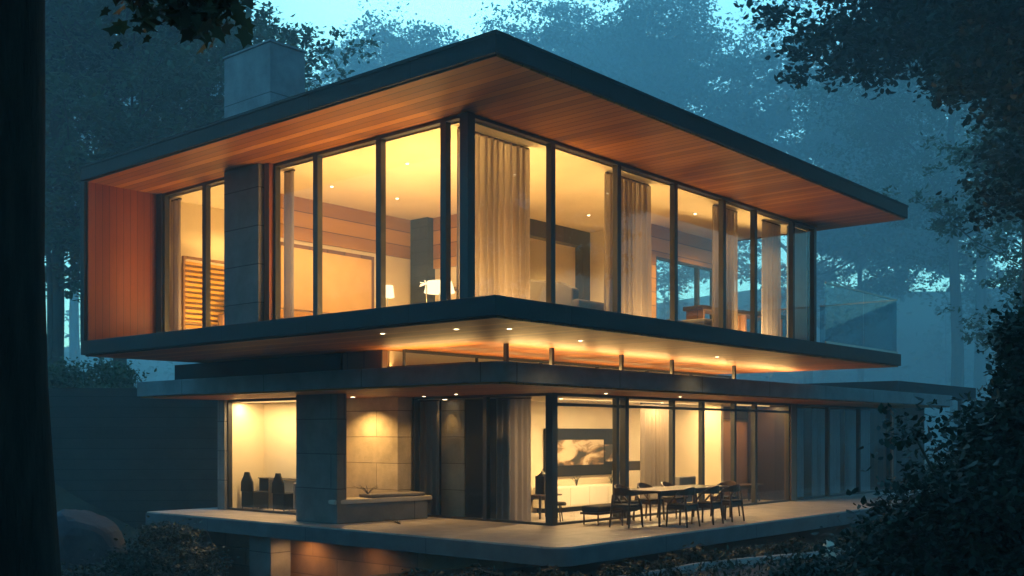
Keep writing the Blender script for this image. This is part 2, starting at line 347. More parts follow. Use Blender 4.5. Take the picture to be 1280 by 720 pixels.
def window(name, axis, plane, a0, a1, z0, z1, fw=.07, depth=.12, parent=H, pane='glass', rail=None, lft=True, rgt=True, label=None):
    """one bay: frame mesh with its pane as a sub-part"""
    b = MB(); d = depth/2
    def bb(s0, s1, h0, h1, dd=d):
        if axis == 'X': b.box(s0, s1, plane-dd, plane+dd, h0, h1)
        else: b.box(plane-dd, plane+dd, s0, s1, h0, h1)
    if lft: bb(a0, a0+fw/2, z0, z1)
    if rgt: bb(a1-fw/2, a1, z0, z1)
    bb(a0+fw/2, a1-fw/2, z0, z0+.05); bb(a0+fw/2, a1-fw/2, z1-.055, z1)
    if rail: bb(a0+fw/2, a1-fw/2, rail-.03, rail+.03, d*.9)
    o = hp('window', b, M['frame'], parent, label=label)
    g = MB()
    if axis == 'X': g.box(a0+fw/2, a1-fw/2, plane-.004, plane+.004, z0+.05, z1-.055)
    else: g.box(plane-.004, plane+.004, a0+fw/2, a1-fw/2, z0+.05, z1-.055)
    # single sheet facing out keeps one reflection
    g2 = MB()
    if axis == 'X': g2.v = [(a0+fw/2, plane, z0+.05), (a1-fw/2, plane, z0+.05), (a1-fw/2, plane, z1-.055), (a0+fw/2, plane, z1-.055)]
    else: g2.v = [(plane, a1-fw/2, z0+.05), (plane, a0+fw/2, z0+.05), (plane, a0+fw/2, z1-.055), (plane, a1-fw/2, z1-.055)]
    g2.f = [(0, 1, 2, 3)]; g2.smooth = [False]
    hp('pane', g2, M[pane], o)
    return o
# upper left facade
ys = [UY, 12.62, 14.22, 15.97, 17.25]
for a, b_ in zip(ys, ys[1:]): window('w', 'Y', UX, a, b_, F2, 7.2, fw=.13)
for a, b_ in ((18.57, 19.63), (19.63, 21.2)): window('w', 'Y', UX, a, b_, F2, 7.2, fw=.13)
hp('corner_post', bx(UX-.09, UX+.09, UY-.09, UY+.09, F2, 7.2), M['frame'])
hp('window_jamb', bx(UX-.1, UX+.1, 21.2, 21.41, F2, 7.2), M['frame'])
# upper right facade
xs = [UX, 15.1, 17.15, 19.2, 21.2, 22.65, 24.6]
for a, b_ in zip(xs, xs[1:]): window('w', 'X', UY, a, b_, F2, 7.2, fw=.12)
# end: blue grey fabric panel behind glass
window('w', 'X', UY, 24.6, 25.75, F2, 7.2, fw=.06, label='last upper window bay with a drawn blue grey blind')
hp('end_post', bx(25.75, 25.85, UY-.06, UY+.06, F2, 7.2), M['frame'])
window('w', 'Y', 25.8, UY+.1, WY-.1, F2, 7.2, fw=.1)
# wing rear wall: timber band above a wide window
rw = hp('wing_rear_wall', MB().box(WX, 25.74, WY, WY+.15, 6.35, 7.12).box(WX, 25.74, WY, WY+.15, F2+.02, 4.45).box(WX, WX+.25, WY, WY+.15, 4.45, 6.35).box(25.4, 25.74, WY, WY+.15, 4.45, 6.35), M['band'], label='timber boarded rear wall round a wide window')
window('w', 'X', WY+.07, WX+.25, 24.6, 4.45, 6.35, fw=.08, parent=rw); window('w', 'X', WY+.07, 24.6, 25.4, 4.45, 6.35, fw=.08, parent=rw)
# upper room: rear wall along X at Y=19 with timber band and recessed panel
ra = hp('living_room_wall', bx(UX+.3, 18.4, 19.0, 19.12, F2+.02, 7.12), M['plaster'])
hp('timber_band', bx(UX+.3, 18.39, 18.94, 18.997, 6.18, 7.119), M['band'], ra)
hp('timber_band', bx(14.2, 18.0, 18.94, 18.997, 4.35, 4.62), M['band'], ra)
hp('wall_panel', bx(14.3, 16.9, 18.93, 18.996, 4.65, 6.0), surf('amber_panel', (.52, .33, .13), (.58, .38, .16), rough=.5, scale=2), ra, bevel=.01, label='large amber panel framed on the wall')
hp('panel_trim', MB().box(14.22, 14.3, 18.93, 18.995, 4.62, 6.08).box(16.9, 16.98, 18.93, 18.995, 4.62, 6.08).box(14.3, 16.9, 18.93, 18.995, 6.002, 6.08), M['mwood'], ra)
hp('dark_column', bx(18.15, 18.75, 18.35, 18.93, F2+.02, 7.119), M['dstone'], ra, label='dark column in the corner of the room')
rb = hp('dividing_wall', bx(18.4, 18.52, 15.6, 18.34, F2+.02, 7.12), M['plaster'])
hp('timber_band', bx(18.34, 18.398, 15.6, 18.34, 5.9, 7.119), M['band'], rb)
hp('shelf', bx(18.1, 18.398, 15.7, 17.6, 5.3, 5.36), M['mwood'], rb)
# opening with dark portal, room behind
pt = hp('portal_frame', MB().box(18.9, 22.3, 16.6, 16.85, 6.72, 7.119).box(22.0, 22.3, 16.6, 16.85, F2+.02, 6.72).box(18.9, 19.1, 16.6, 16.85, F2+.02, 6.72), M['dwood'], label='dark timber portal between the upper rooms')
hp('side_wall', bx(WX, WX+.12, WY+.15, 21.3, F2+.02, 7.12), M['plaster_w'])
hp('inner_wall', bx(20.9, 22.25, 18.4, 18.5, F2+.02, 6.0), M['plaster_w'], label='white half-height wall seen through the portal')
hp('roller_blind', bx(24.66, 25.7, UY+.14, UY+.17, F2+.03, 7.1), M['drape_b'], label='drawn blue grey blind in the last bay')

# middle storey between the roofs
mv = hp('clerestory_wall', MB().box(14.05, 14.2, 15.45, 16.6, 3.19, 3.553), M['mwood'])
hp('dark_wall', bx(14.0, 14.25, 16.6, 22.6, 3.19, 3.553), M['dark'])
cl = hp('clerestory_band', bx(14.3, 27.6, 15.5, 15.6, 3.19, 3.553), M['plaster'], label='cream lit band between the two roofs')
for x0 in (14.25, 16.3, 18.4, 20.5, 22.6, 24.7): window('w', 'X', 15.05, x0, x0+2.08, 3.19, 3.553, fw=.05, depth=.06)
for x in (14.55, 15.86, 18.14, 20.05, 22.78): hp('slim_post', bx(x-.035, x+.035, 12.67, 12.74, 3.19, 3.553), M['frame'])
# lower roof with rounded corner
def lowpoly(x0, x1, y0, y1, r, inset=0):
    x0 += inset; y0 += inset; x1 -= inset; y1 -= inset
    return arc(x0+r, y0+r, r, PI, 1.5*PI)+[(x1, y0), (x1, y1), (x0, y1)]
lr = hp('lower_roof', MB().prism(lowpoly(13.75, 36.2, 12.15, 23.85, .22), 2.835, 3.185), M['fascia_pale'], bevel=.012)
hp('soffit', MB().prism(lowpoly(13.75, 36.2, 12.15, 23.85, .2, .06), 2.80, 2.833), M['soffit'], lr)
hp('inner_ceiling', MB().box(GX+.1, 31.5, GY+.1, 21, 2.74, 2.798).box(16.2, 17.6, 20.55, 23.4, 2.74, 2.798), M['plaster'], lr)
hp('roof_covering', MB().prism([(14.0, 12.4), (36, 12.4), (36, 23.7), (14.0, 23.7)], 3.1852, 3.19), M['bounce_layer'], lr)  # pale layer added to bounce lamp light up to the soffit
# ground floor right facade
gx = [GX, 20.06, 22.41, 23.8, 25.43, 26.57, 28.57]
for a, b_ in zip(gx, gx[1:]): window('w', 'X', GY, a, b_, .0, 2.8, fw=.11, rail=2.56)
hp('mullion', bx(20.32, 20.46, GY-.08, GY+.08, .003, 2.797), M['frame'])
hp('corner_post', bx(GX-.09, GX+.09, GY-.09, GY+.09, .003, 2.797), M['frame'])
hp('end_post', bx(28.57, 28.95, GY-.1, GY+.1, .003, 2.797), M['mwood'])
gx2 = [28.95, 31.2, 33.5, 36.0]
for a, b_ in zip(gx2, gx2[1:]): window('w', 'X', GY, a, b_, .0, 2.8, fw=.1, label='unlit window bay with grey curtains')
hp('end_wall', bx(36.0, 36.2, GY-.1, 18, .003, 2.797), M['fin'])
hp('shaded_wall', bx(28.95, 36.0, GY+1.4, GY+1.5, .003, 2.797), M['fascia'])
# ground floor left facade
window('w', 'Y', GX, GY, 16.05, .0, 2.8, fw=.1); window('w', 'Y', GX, 16.05, 18.35, .0, 2.8, fw=.12)
hp('corner_stone_wall', bx(17.25, 17.75, 18.42, 20.4, .003, 2.797), M['stone_w'], label='travertine wall washed by a downlight')
hp('stone_pier', bx(14.95, 15.22, 17.85, 19.25, .003, 2.797), M['stone'], bevel=.01, label='dark grey concrete pier of the ground floor')
window('w', 'Y', 16.1, 20.5, 23.45, .0, 2.8, fw=.08)
hp('end_wall', bx(15.95, 17.9, 23.45, 23.75, .003, 2.797), M['stone'])
hp('end_lining', bx(16.15, 17.15, 23.42, 23.447, .003, 2.737), M['plaster'])
hp('rear_wall', MB().box(17.15, 17.24, 20.51, 23.42, .003, 2.737), M['plaster'])
hp('return_wall', bx(16.0, 17.24, 20.41, 20.5, .003, 2.797), M['stone_w'])
# interior of ground floor
hp('dining_room_wall', bx(18.7, 26.0, 16.9, 17.0, .003, 2.74), M['plaster'])
hp('cupboard_front', MB().box(18.25, 18.4, 15.5, 18.4, .003, 2.737).box(17.75, 18.4, 18.43, 18.53, .003, 2.737), M['dark'], label='dark timber wall behind the left glass')
hp('stone_lining', bx(18.22, 18.248, 17.2, 17.95, .003, 2.737), M['stone_w'])
hp('side_wall', bx(26.0, 26.12, 14.9, 17.0, .003, 2.74), M['plaster'])
hp('wardrobe_wall', MB().box(26.12, 29.0, 15.55, 15.7, .003, 2.28).box(26.9, 27.5, 15.48, 15.547, .1, 2.15).box(27.9, 28.5, 15.48, 15.547, .1, 2.15), M['mwood'], label='dark timber joinery in the rear of the dining room')
hp('room_end_wall', bx(28.6, 28.72, GY+.1, 15.5, .003, 2.737), M['dwood'])
hp('rear_band', bx(26.12, 31.5, 16.2, 16.3, .003, 2.74), M['band'])
# terrace
te = hp('terrace', MB().prism(arc(14.3+.4, 11.25+.4, .4, PI, 1.5*PI, 12)+[(38, 11.25), (38, 22), (20, 24.4), (14.3, 24.4)], -.33, -.03), M['deck_edge'], bevel=.01)
hp('paving', MB().prism(arc(14.3+.4, 11.25+.4, .37, PI, 1.5*PI, 12)+[(37.97, 11.28), (37.97, 22), (20, 24.37), (14.33, 24.37)], -.03, 0), M['deck'], te, label='smooth pale stone paving lit from the rooms')
bw = hp('basement_wall', bx(15.5, 36, 13.6, 23.6, -3, -.333), M['under'], label='recessed wall glowing orange under the terrace')
hp('basement_pier', bx(14.75, 15.3, 19.9, 20.7, -3, -.333), M['stone'])
# glass balustrade
bl = hp('balustrade', MB().box(21.9, 25.93, 10.0, 10.03, F2, F2+.06).box(25.89, 25.93, 10.03, 15.2, F2, F2+.06), M['metal'])
for args in (((21.9, 10.015), (23.9, 10.015)), ((23.92, 10.015), (25.91, 10.015)), ((25.91, 10.03), (25.91, 12.0)), ((25.91, 12.9), (25.91, 15.2))):
    (x0, y0), (x1, y1) = args; g = MB()
    g.v = [(x0, y0, F2+.06), (x1, y1, F2+.06), (x1, y1, 5.18), (x0, y0, 5.18)]; g.f = [(0, 1, 2, 3)]; g.smooth = [False]
    o_ = hp('glass_panel', g, M['glass_b'], bl); hp('top_edge', MB().bar((x0, y0, 5.185), (x1, y1, 5.185), .035, .03), M['metal'], bl)

# downlights (part of the house) : trim ring, glowing lens and a spot lamp
def downlight(x, y, z, power, ang=110, size=.05, r=.055, color=WARM):
    o = hp('downlight', MB().lathe([(r+.03, -.006), (r+.03, 0), (r, 0), (r, -.006)], (x, y, z), 14), M['metal'])
    hp('lens', MB().lathe([(.0, -.012), (r*.8, -.011), (r, -.007), (r, -.001), (0, -.001)], (x, y, z), 14), M['bulb'], o)
    if power: light('downlight_lamp', 'SPOT', (x, y, z-.03), power, color, size, H, ang, .7, (0, 0, 0))
for x, y in ((11.75, 12.9), (12.0, 11.5), (12.5, 10.85), (14.9, 11.3), (19.9, 11.5)): downlight(x, y, 3.555, 22, 140, r=.035)
for x, y in ((14.3, 15.0), (16.28, 17.4), (16.3, 14.0), (14.6, 17.6), (18.9, 13.6), (20.5, 15.3), (20.6, 18.2), (22.0, 13.3), (24.2, 13.5), (14.4, 20.2)): downlight(x, y, 7.12, 250, 140, r=.035)
for x, y in ((19.3, 15.2), (21.4, 15.2), (23.5, 15.2)): downlight(x, y, 2.74, 120, 150)
downlight(17.98, 17.6, 2.74, 14, 80); downlight(17.4, 17.7, 2.8, 40, 110, r=.035)  # second downlight here added to brighten the drape and paving
downlight(16.6, 19.25, 2.80, 270, 135, color=WARM)
downlight(21.5, 13.4, 2.80, 90, 150, r=.035); downlight(16.9, 16.2, 2.8, 75, 150, r=.035); downlight(18.7, 13.5, 2.8, 75, 150, r=.035)

def added_light_line(x0, x1, y0, y1, z, power, color=WARM):  # ceiling lamps added to wash the ground floor walls evenly
    o = hp('added_light_line', bx(x0, x1, y0, y1, z-.012, z-.001), M['added_led'])
    light('added_line_lamp', 'AREA', ((x0+x1)/2, (y0+y1)/2, z-.02), power, color, x1-x0, H, rot=(0, 0, 0), sy=y1-y0)
added_light_line(16.35, 16.4, 20.7, 23.3, 2.74, 105, WARMG)
added_light_line(19.0, 25.8, 15.2, 15.25, 2.74, 290, WARMG)
added_light_line(26.4, 28.4, 14.7, 14.75, 2.74, 60)
# uplights added out of sight on the floors to brighten ceiling and soffit
upmat = M['frame']
def uplight(x, y, z, power, label, color=WARM, r=.06, group='floor uplights'):
    e = empty('uplight', (x, y, z), 0, label, 'lamp', group)
    part('housing', MB().lathe([(.0, 0), (.085, 0), (.085, .16), (.07, .16), (.07, .13), (0, .13)], n=16), upmat, e)
    part('lens', MB().lathe([(0, .135), (.068, .135), (.068, .145), (0, .145)], n=16), M['bulb'], e)
    l = light('uplight_lamp', 'POINT', (x, y, z+.22), power, color, r, e)
    return e
def floor_strip(p, q, power, label):  # hidden strip added for an even wash on the soffit
    p = Vector(p); q = Vector(q); c = (p+q)/2; d = q-p; rz = math.atan2(d.y, d.x); L_ = d.length
    e = empty('added_floor_uplight', (c.x, c.y, F2+.02), rz, label, 'lamp', 'added uplights along the upper glass')
    part('housing', MB().box(-L_/2, L_/2, -.05, -.035, 0, .07).box(-L_/2, L_/2, .035, .05, 0, .07).box(-L_/2, L_/2, -.035, .035, 0, .03), M['frame'], e)
    part('diffuser', bx(-L_/2+.01, L_/2-.01, -.034, .034, .031, .045), M['added_led'], e)
    light('added_strip_lamp', 'AREA', (c.x, c.y, F2+.10), power, WARM, L_-.05, e, rot=(PI, 0, rz), sy=.06)
for p, q, w_, t in (((13.75, 12.9), (13.75, 16.6), 250, 'left glass from the corner to the grey drape'), ((13.6, 19.3), (13.6, 20.5), 110, 'far left windows'),
    ((13.9, 13.0), (17.2, 13.0), 230, 'right glass nearest the corner'), ((17.4, 13.0), (20.6, 13.0), 230, 'middle of the right glass'), ((21.6, 12.9), (24.3, 12.9), 170, 'right end of the glass')):
    floor_strip(p, q, w_, 'slim hidden floor uplight added inside the ' + t)

# hidden uplights added on the lower roof to brighten the soffit above
for i, (x0, x1, y) in enumerate(((14.6, 18.2, 14.6), (18.6, 22.2, 14.6), (22.6, 26.2, 14.6), (14.9, 18.2, 13.5), (18.6, 22.2, 13.5), (22.6, 26.2, 13.5))):
    e = hp('added_roof_uplight', bx(x0, x1, y-.04, y+.04, 3.186, 3.215), M['frame'])
    light('added_strip_lamp', 'AREA', ((x0+x1)/2, y, 3.222), 20, WARM, x1-x0, H, rot=(PI, 0, 0), sy=.06)
e = hp('added_roof_uplight', bx(13.95, 14.02, 13.0, 15.2, 3.186, 3.215), M['frame'])
light('added_strip_lamp', 'AREA', (13.985, 14.1, 3.222), 22, WARM, .06, H, rot=(PI, 0, 0), sy=2.2)
for x0, x1 in ((14.6, 17.2), (17.5, 20.3), (20.6, 23.4), (23.7, 26.2)):
    hp('added_roof_uplight', bx(x0, x1, 12.91, 12.95, 3.191, 3.2), M['frame'])
    light('added_strip_lamp', 'AREA', ((x0+x1)/2, 12.9, 3.207), 42, WARM, x1-x0, H, rot=(PI+rad(50), 0, 0), sy=.03)
hp('added_roof_uplight', bx(14.36, 14.4, 13.1, 16.2, 3.191, 3.2), M['frame'])
light('added_strip_lamp', 'AREA', (14.34, 14.6, 3.207), 13, WARM, .03, H, rot=(0, PI-rad(48), 0), sy=3.0)
# lamp under the terrace
downlight(15.05, 19.3, -.331, 55, 165, color=WARM2); downlight(15.0, 17.2, -.331, 22, 165, color=WARM2)

# ------------------------------------------------------------------ curtains
def curtain(name, p, q, z0, z1, mat, label, cat='curtain', fold=.18, amp=.055, seed=0, group=None):
    """folded cloth hanging from a rail between p and q; slightly gathered"""
    rng = random.Random(seed); b = MB(); p = Vector(p); q = Vector(q); amp *= 1; L_ = (q-p).length; d = (q-p)/L_; nrm = Vector((-d.y, d.x)); n = max(12, int(L_/fold*10)); rows = 7
    ph = [0]; 
    for i in range(n): ph.append(ph[-1]+2*PI/10*(1+.18*math.sin(i*.13+seed))*rng.uniform(.95, 1.05))
    for r in range(rows+1):
        t = r/rows
        for i in range(n+1):
            a = amp*(.8+.25*t)*(1+.2*math.sin(ph[i]*.23+seed)); sft = .004*math.sin(t*3+ph[i]*.1)
            c = p+d*(L_*i/n+sft)+nrm*a*(math.sin(ph[i])+.12*math.sin(2.0*ph[i])); b.v.append((c.x-p.x, c.y-p.y, z1-(z1-z0)*t-z0))
    for r in range(rows):
        for i in range(n):
            k = r*(n+1)+i; b.f.append((k, k+1, k+n+2, k+n+1)); b.smooth.append(True)
    e = empty('curtain', (p.x, p.y, z0), 0, label, cat, group)
    part('cloth', b, mat, e); part('heading_rail', MB().bar((0, 0, z1-z0+.015), (q.x-p.x, q.y-p.y, z1-z0+.015), .05, .03), M['frame'], e)
    return e
zf = F2+.03
curtain('c', (13.1, 12.5), (14.92, 12.5), zf, 7.07, M['sheer'], 'wide sheer curtain at the upper corner beside the corner post', seed=1, fold=.17, amp=.07)
curtain('c', (17.25, 12.45), (18.75, 12.45), zf, 7.07, M['sheer'], 'sheer curtain in the middle of the upper right facade', seed=2, fold=.17, amp=.07)
curtain('c', (21.3, 12.4), (22.35, 12.4), zf, 7.07, M['sheer'], 'sheer curtain near the right end of the upper storey', seed=3, fold=.17, amp=.07)
curtain('c', (23.6, 12.4), (24.5, 12.4), zf, 7.07, M['drape'], 'dark drape beside the blue grey blind of the last bay', seed=4)
curtain('c', (13.12, 16.95), (13.12, 17.25), zf, 7.07, M['drape'], 'grey drape next to the concrete pier on the upper floor', seed=5)
curtain('c', (13.1, 20.9), (13.1, 21.25), zf, 7.07, M['drape'], 'grey drape at the far left upper window', seed=6)
curtain('c', (17.98, 14.98), (17.98, 15.98), .03, 2.7, M['drape'], 'grey floor length drape at the ground floor corner', seed=7, amp=.06)
curtain('c', (17.95, 17.75), (17.95, 18.35), .03, 2.7, M['drape'], 'grey drape beside the travertine wall', seed=8)
curtain('c', (23.0, 15.5), (24.3, 15.5), .03, 2.7, M['sheer'], 'warm beige curtain behind the dining table', seed=9)
curtain('c', (29.2, 14.7), (30.6, 14.7), .03, 2.7, M['drape_b'], 'plain blue grey curtain in the first unlit bay', seed=10)
curtain('c', (30.9, 14.55), (31.6, 14.55), .03, 2.7, M['drape_b'], 'narrow curtain hanging nearest the first unlit mullion', seed=11)
curtain('c', (31.9, 14.7), (33.2, 14.7), .03, 2.7, M['drape_b'], 'pale pleated curtain in the second unlit bay', seed=12)
curtain('c', (33.7, 14.7), (35.6, 14.7), .03, 2.7, M['drape_b'], 'wide pleated curtain at the far right end of the ground floor', seed=13)

# ------------------------------------------------------------------ furniture
def dining_chair(loc, rz, label, group='dining chairs on the terrace'):
    e = empty('dining_chair', loc, rz, label, 'chair', group)
    s = MB(); s.prism([(-.23, -.22), (.23, -.24), (.25, .0), (.22, .24), (-.22, .24), (-.25, 0)], .43, .475); part('seat', s, M['fabric_d'], e, bevel=.012)
    b = MB(); n = 9; pts = []
    for i in range(n+1):   # curved wrap-round back at z .62-.8
        t = PI*(.02+.96*i/n); pts.append((.28*math.cos(t), .02+.24*math.sin(t)))
    k = len(b.v)
    for x, y in pts:
        w_ = 1-.12; h0 = .66; h1 = .70+.13*max(0, (y-.02)/.24)
        b.v += [(x, y, h0), (x, y, h1), (x*w_, y*w_, h1), (x*w_, y*w_, h0)]
    for i in range(n):
        for j in range(4): b.f.append((k+i*4+j, k+(i+1)*4+j, k+(i+1)*4+(j+1) % 4, k+i*4+(j+1) % 4)); b.smooth.append(False)
    b.f += [(k, k+1, k+2, k+3), (k+n*4+3, k+n*4+2, k+n*4+1, k+n*4)]; b.smooth += [False, False]
    part('backrest', b, M['chairwood'], e, bevel=.006)
    part('apron', MB().box(-.21, .21, -.215, -.19, .36, .428).box(-.2, .2, .19, .215, .36, .428).box(-.225, -.2, -.19, .19, .36, .428).box(.2, .225, -.19, .19, .36, .428), M['chairwood'], e)
    for sx in (-1, 1):
        part('leg', MB().tube([((sx*.25, -.235, 0), .018), ((sx*.235, -.215, .43), .026), ((sx*.262, -.0, .665), .02)], 8), M['chairwood'], e)
        part('leg', MB().tube([((sx*.235, .27, 0), .018), ((sx*.21, .22, .43), .026), ((sx*.21, .19, .67), .022)], 8), M['chairwood'], e)
    return e
def table(loc, rz, L_, W_, Hh, label, mat=M['chairwood'], top=.035, cat='table', name='table'):
    e = empty(name, loc, rz, label, cat)
    part('tabletop', bx(-L_/2, L_/2, -W_/2, W_/2, Hh-top, Hh), mat, e, bevel=.008)
    part('apron', MB().box(-L_/2+.12, L_/2-.12, -W_/2+.1, -W_/2+.13, Hh-top-.09, Hh-top-.002).box(-L_/2+.12, L_/2-.12, W_/2-.13, W_/2-.1, Hh-top-.09, Hh-top-.002), mat, e)
    for sx in (-1, 1):
        for sy in (-1, 1): part('leg', MB().tube([((sx*(L_/2-.08), sy*(W_/2-.08), 0), .022), ((sx*(L_/2-.14), sy*(W_/2-.12), Hh-top), .036)], 8), mat, e)
    return e
table((20.35, 12.75, 0), rad(2), 3.0, .95, .75, 'long walnut dining table on the terrace between the chairs', name='dining_table')
DC = [(19.35, 12.0, 178, 'walnut dining chair on the terrace side, nearest the house corner'), (20.25, 11.95, 184, 'walnut dining chair on the terrace side, in the middle of the table'),
      (21.2, 11.98, 176, 'walnut dining chair on the terrace side, farthest right along the table'), (19.4, 13.45, 3, 'walnut dining chair on the glass side, at the left of the table'),
      (20.35, 13.5, -4, 'walnut dining chair on the glass side, in the middle of the table'), (21.25, 13.45, 4, 'walnut dining chair on the glass side, at the right of the table'),
      (18.45, 12.8, 92, 'walnut dining chair at the left head of the table'), (22.35, 12.7, -88, 'walnut dining chair at the right head of the table')]
c0 = dining_chair((DC[0][0], DC[0][1], 0), rad(DC[0][2]), DC[0][3])
for x, y, a, t in DC[1:]: copy_tree(c0, (x, y, 0), rad(a), t)
bpy.context.view_layer.update()
# low bench left of the table
e = empty('lounge_bench', (18.55, 13.68, 0), rad(3), 'long low dark upholstered bench standing along the dining room glass', 'bench')
part('seat_cushion', bx(-.2, 1.35, -.22, .22, .27, .40), M['fabric_d'], e, bevel=.03); part('frame', bx(-.22, 1.37, -.23, .23, .22, .268), M['chairwood'], e)
for sx in (-.15, 1.3):
    for sy in (-.18, .18): part('leg', MB().tube([((sx, sy, 0), .015), ((sx, sy, .22), .02)], 8), M['chairwood'], e)
# stone bench on the terrace at left
e = empty('stone_bench', (15.15, 19.2, 0), rad(-8), 'long low stone bench in front of the concrete pier', 'bench')
part('bench_top', bx(-.05, 2.55, -1.35, -.75, .42, .52), surf('bench_stone', (.42, .37, .31), (.5, .44, .37), rough=.8, scale=3, bump=.3), e, bevel=.02)
part('bench_base', bx(.05, 2.45, -1.3, -.8, .0, .418), M['stone'], e, bevel=.01)
part('cushion', bx(.9, 2.4, -1.3, -.8, .522, .60), M['fabric'], e, bevel=.03)
def twig_plant(loc, label, h=.35, n=9, seed=0, leaf=None, name='potted_twig', spread=.6):
    rng = random.Random(seed); e = empty(name, loc, 0, label, 'plant'); b = MB(); lv = MB()
    for i in range(n):
        a = rng.uniform(0, 2*PI); r = rng.uniform(.15, spread)*h; tip = (r*math.cos(a), r*math.sin(a), h*rng.uniform(.5, 1))
        mid = (tip[0]*.35, tip[1]*.35, tip[2]*.6); b.tube([((0, 0, 0), .008), (mid, .006), (tip, .003)], 5)
        for k in range(5):
            t = rng.uniform(.5, 1); c = Vector(mid).lerp(Vector(tip), (t-.5)*2); d = Vector((rng.gauss(0, 1), rng.gauss(0, 1), rng.gauss(0, .6))).normalized(); s = h*.13; u = d.cross(Vector((0, 0, 1))).normalized()
            k0 = len(lv.v); lv.v += [tuple(c), tuple(c+d*s*.5+u*s*.3), tuple(c+d*s), tuple(c+d*s*.5-u*s*.3)]; lv.f.append((k0, k0+1, k0+2, k0+3)); lv.smooth.append(False)
    part('stem', b, M['bark'], e); part('foliage', lv, leaf or M['leaf_d'], e)
    return e
twig_plant((16.0, 18.05, .6), 'dry twig lying on the stone bench', .22, 7, 3, name='twig', spread=2.5)
twig_plant((15.9, 16.9, 0), 'fallen dark twig on the paving before the stone bench', .12, 8, 5, name='twig', spread=6)

# left ground-floor room: glass top console and tall back chairs
def lounge_chair(loc, rz, label):
    e = empty('side_chair', loc, rz, label, 'chair', 'black side chairs in the left room')
    part('seat', bx(-.25, .25, -.25, .25, .06, .46), M['dark'], e, bevel=.02)
    b = MB().prism([(-.26, 0), (.26, 0), (.24, .25), (.12, .42), (.09, .5), (-.09, .5), (-.12, .42), (-.24, .25)], 0, .05)
    b.v = [(x, .22+z, .46+y) for x, y, z in b.v]; part('backrest', b, M['dark'], e, bevel=.012)
    for sx in (-.2, .2):
        for sy in (-.2, .2): part('leg', MB().tube([((sx*1.15, sy*1.15, 0), .012), ((sx, sy, .4), .018)], 8), M['frame'], e)
    return e
s0 = lounge_chair((16.6, 23.05, 0), rad(90), 'black side chair with tapered back, nearest the end wall')
copy_tree(s0, (16.6, 21.75, 0), rad(86), 'black side chair with tapered back, nearer the concrete pier')
e = empty('console_table', (16.98, 22.2, 0), 0, 'thin console table behind the black side chairs', 'table')
part('tabletop', bx(-.15, .15, -1.15, 1.05, .78, .80), M['frame'], e)
for sy in (-1.1, 1.0): part('leg', MB().box(-.14, .14, sy-.012, sy+.012, 0, .78), M['frame'], e)
e = empty('tub_chair', (16.62, 20.92, 0), rad(80), 'grey tub chair in the left room beside the pier', 'chair')
part('seat', bx(-.28, .28, -.28, .22, .12, .42), M['fabric'], e, bevel=.03)
part('backrest', MB().prism(arc(0, 0, .36, -.1, PI+.1, 12)+arc(0, 0, .27, PI+.1, -.1, 12), .1, .74), M['fabric'], e, bevel=.02)
# painting on dark board
e = empty('wall_painting', (22.25, 16.89, .85), 0, 'abstract painting of pale clouds on a black backing board', 'painting')
part('backing_board', bx(-1.5, 1.6, -.05, -.003, 0, 1.22), M['dark'], e, bevel=.006)
mp_, nt_ = nmat('abstract_paint'); o_ = N(nt_, 'ShaderNodeOutputMaterial'); p_ = N(nt_, 'ShaderNodeBsdfPrincipled'); nt_.links.new(p_.outputs[0], o_.inputs[0])
tc_ = N(nt_, 'ShaderNodeTexCoord'); m_ = N(nt_, 'ShaderNodeMapping'); m_.inputs['Scale'].default_value = (1.2, 1, 2.4); n_ = N(nt_, 'ShaderNodeTexNoise', Scale=1.1, Detail=8, Distortion=.5); nt_.links.new(tc_.outputs['Object'], m_.inputs[0]); nt_.links.new(m_.outputs[0], n_.inputs['Vector'])
r_ = N(nt_, 'ShaderNodeValToRGB'); el = r_.color_ramp.elements; el[0].position = .43; el[0].color = (.03, .03, .03, 1); el[1].position = .62; el[1].color = (.6, .5, .34, 1)
k_ = el.new(.49); k_.color = (.25, .15, .07, 1); k_ = el.new(.545); k_.color = (.55, .44, .3, 1); nt_.links.new(n_.outputs['Fac'], r_.inputs[0]); nt_.links.new(r_.outputs[0], p_.inputs['Base Color'])
part('canvas', bx(-1.42, .95, -.07, -.053, .28, .93), mp_, e); part('small_canvas', bx(1.0, 1.5, -.07, -.053, .35, .8), mp_, e)
# sideboard, round stools, lamps inside ground floor
e = empty('sideboard', (21.9, 16.55, 0), 0, 'low white sideboard under the painting', 'sideboard')
part('carcass', bx(-1.6, 1.6, -.22, .3, .12, .62), M['plaster_w'], e, bevel=.01); part('plinth', bx(-1.5, 1.5, -.18, .26, 0, .118), M['dark'], e)
for i in range(4): part('door', bx(-1.58+.79*i, -1.58+.79*i+.77, -.245, -.222, .15, .59), M['plaster_w'], e)
for i, (x, y, h, t) in enumerate(((19.15, 15.6, .42, 'dark lantern on the side table beside the corner drape'),)):
    e = empty('lantern', (x, y, .55), 0, t, 'lantern'); part('body', MB().box(-.13, .13, -.13, .13, 0, h), M['dwood'], e, bevel=.01)
    part('cap', MB().lathe([(.14, 0), (.06, .07), (.02, .1)], (0, 0, h), 8), M['frame'], e); part('handle', MB().tube([((-.06, 0, h+.08), .006), ((0, 0, h+.17), .006), ((.06, 0, h+.08), .006)], 6), M['frame'], e)
table((19.15, 15.6, 0), 0, .8, .5, .55, 'small dark side table carrying the lantern', name='side_table')
e = empty('stool', (18.6, 14.75, 0), 0, 'small round stool inside the corner glass', 'stool')
part('seat', MB().lathe([(0, .36), (.2, .36), (.21, .40), (.19, .43), (0, .43)], n=18), M['fabric_d'], e)
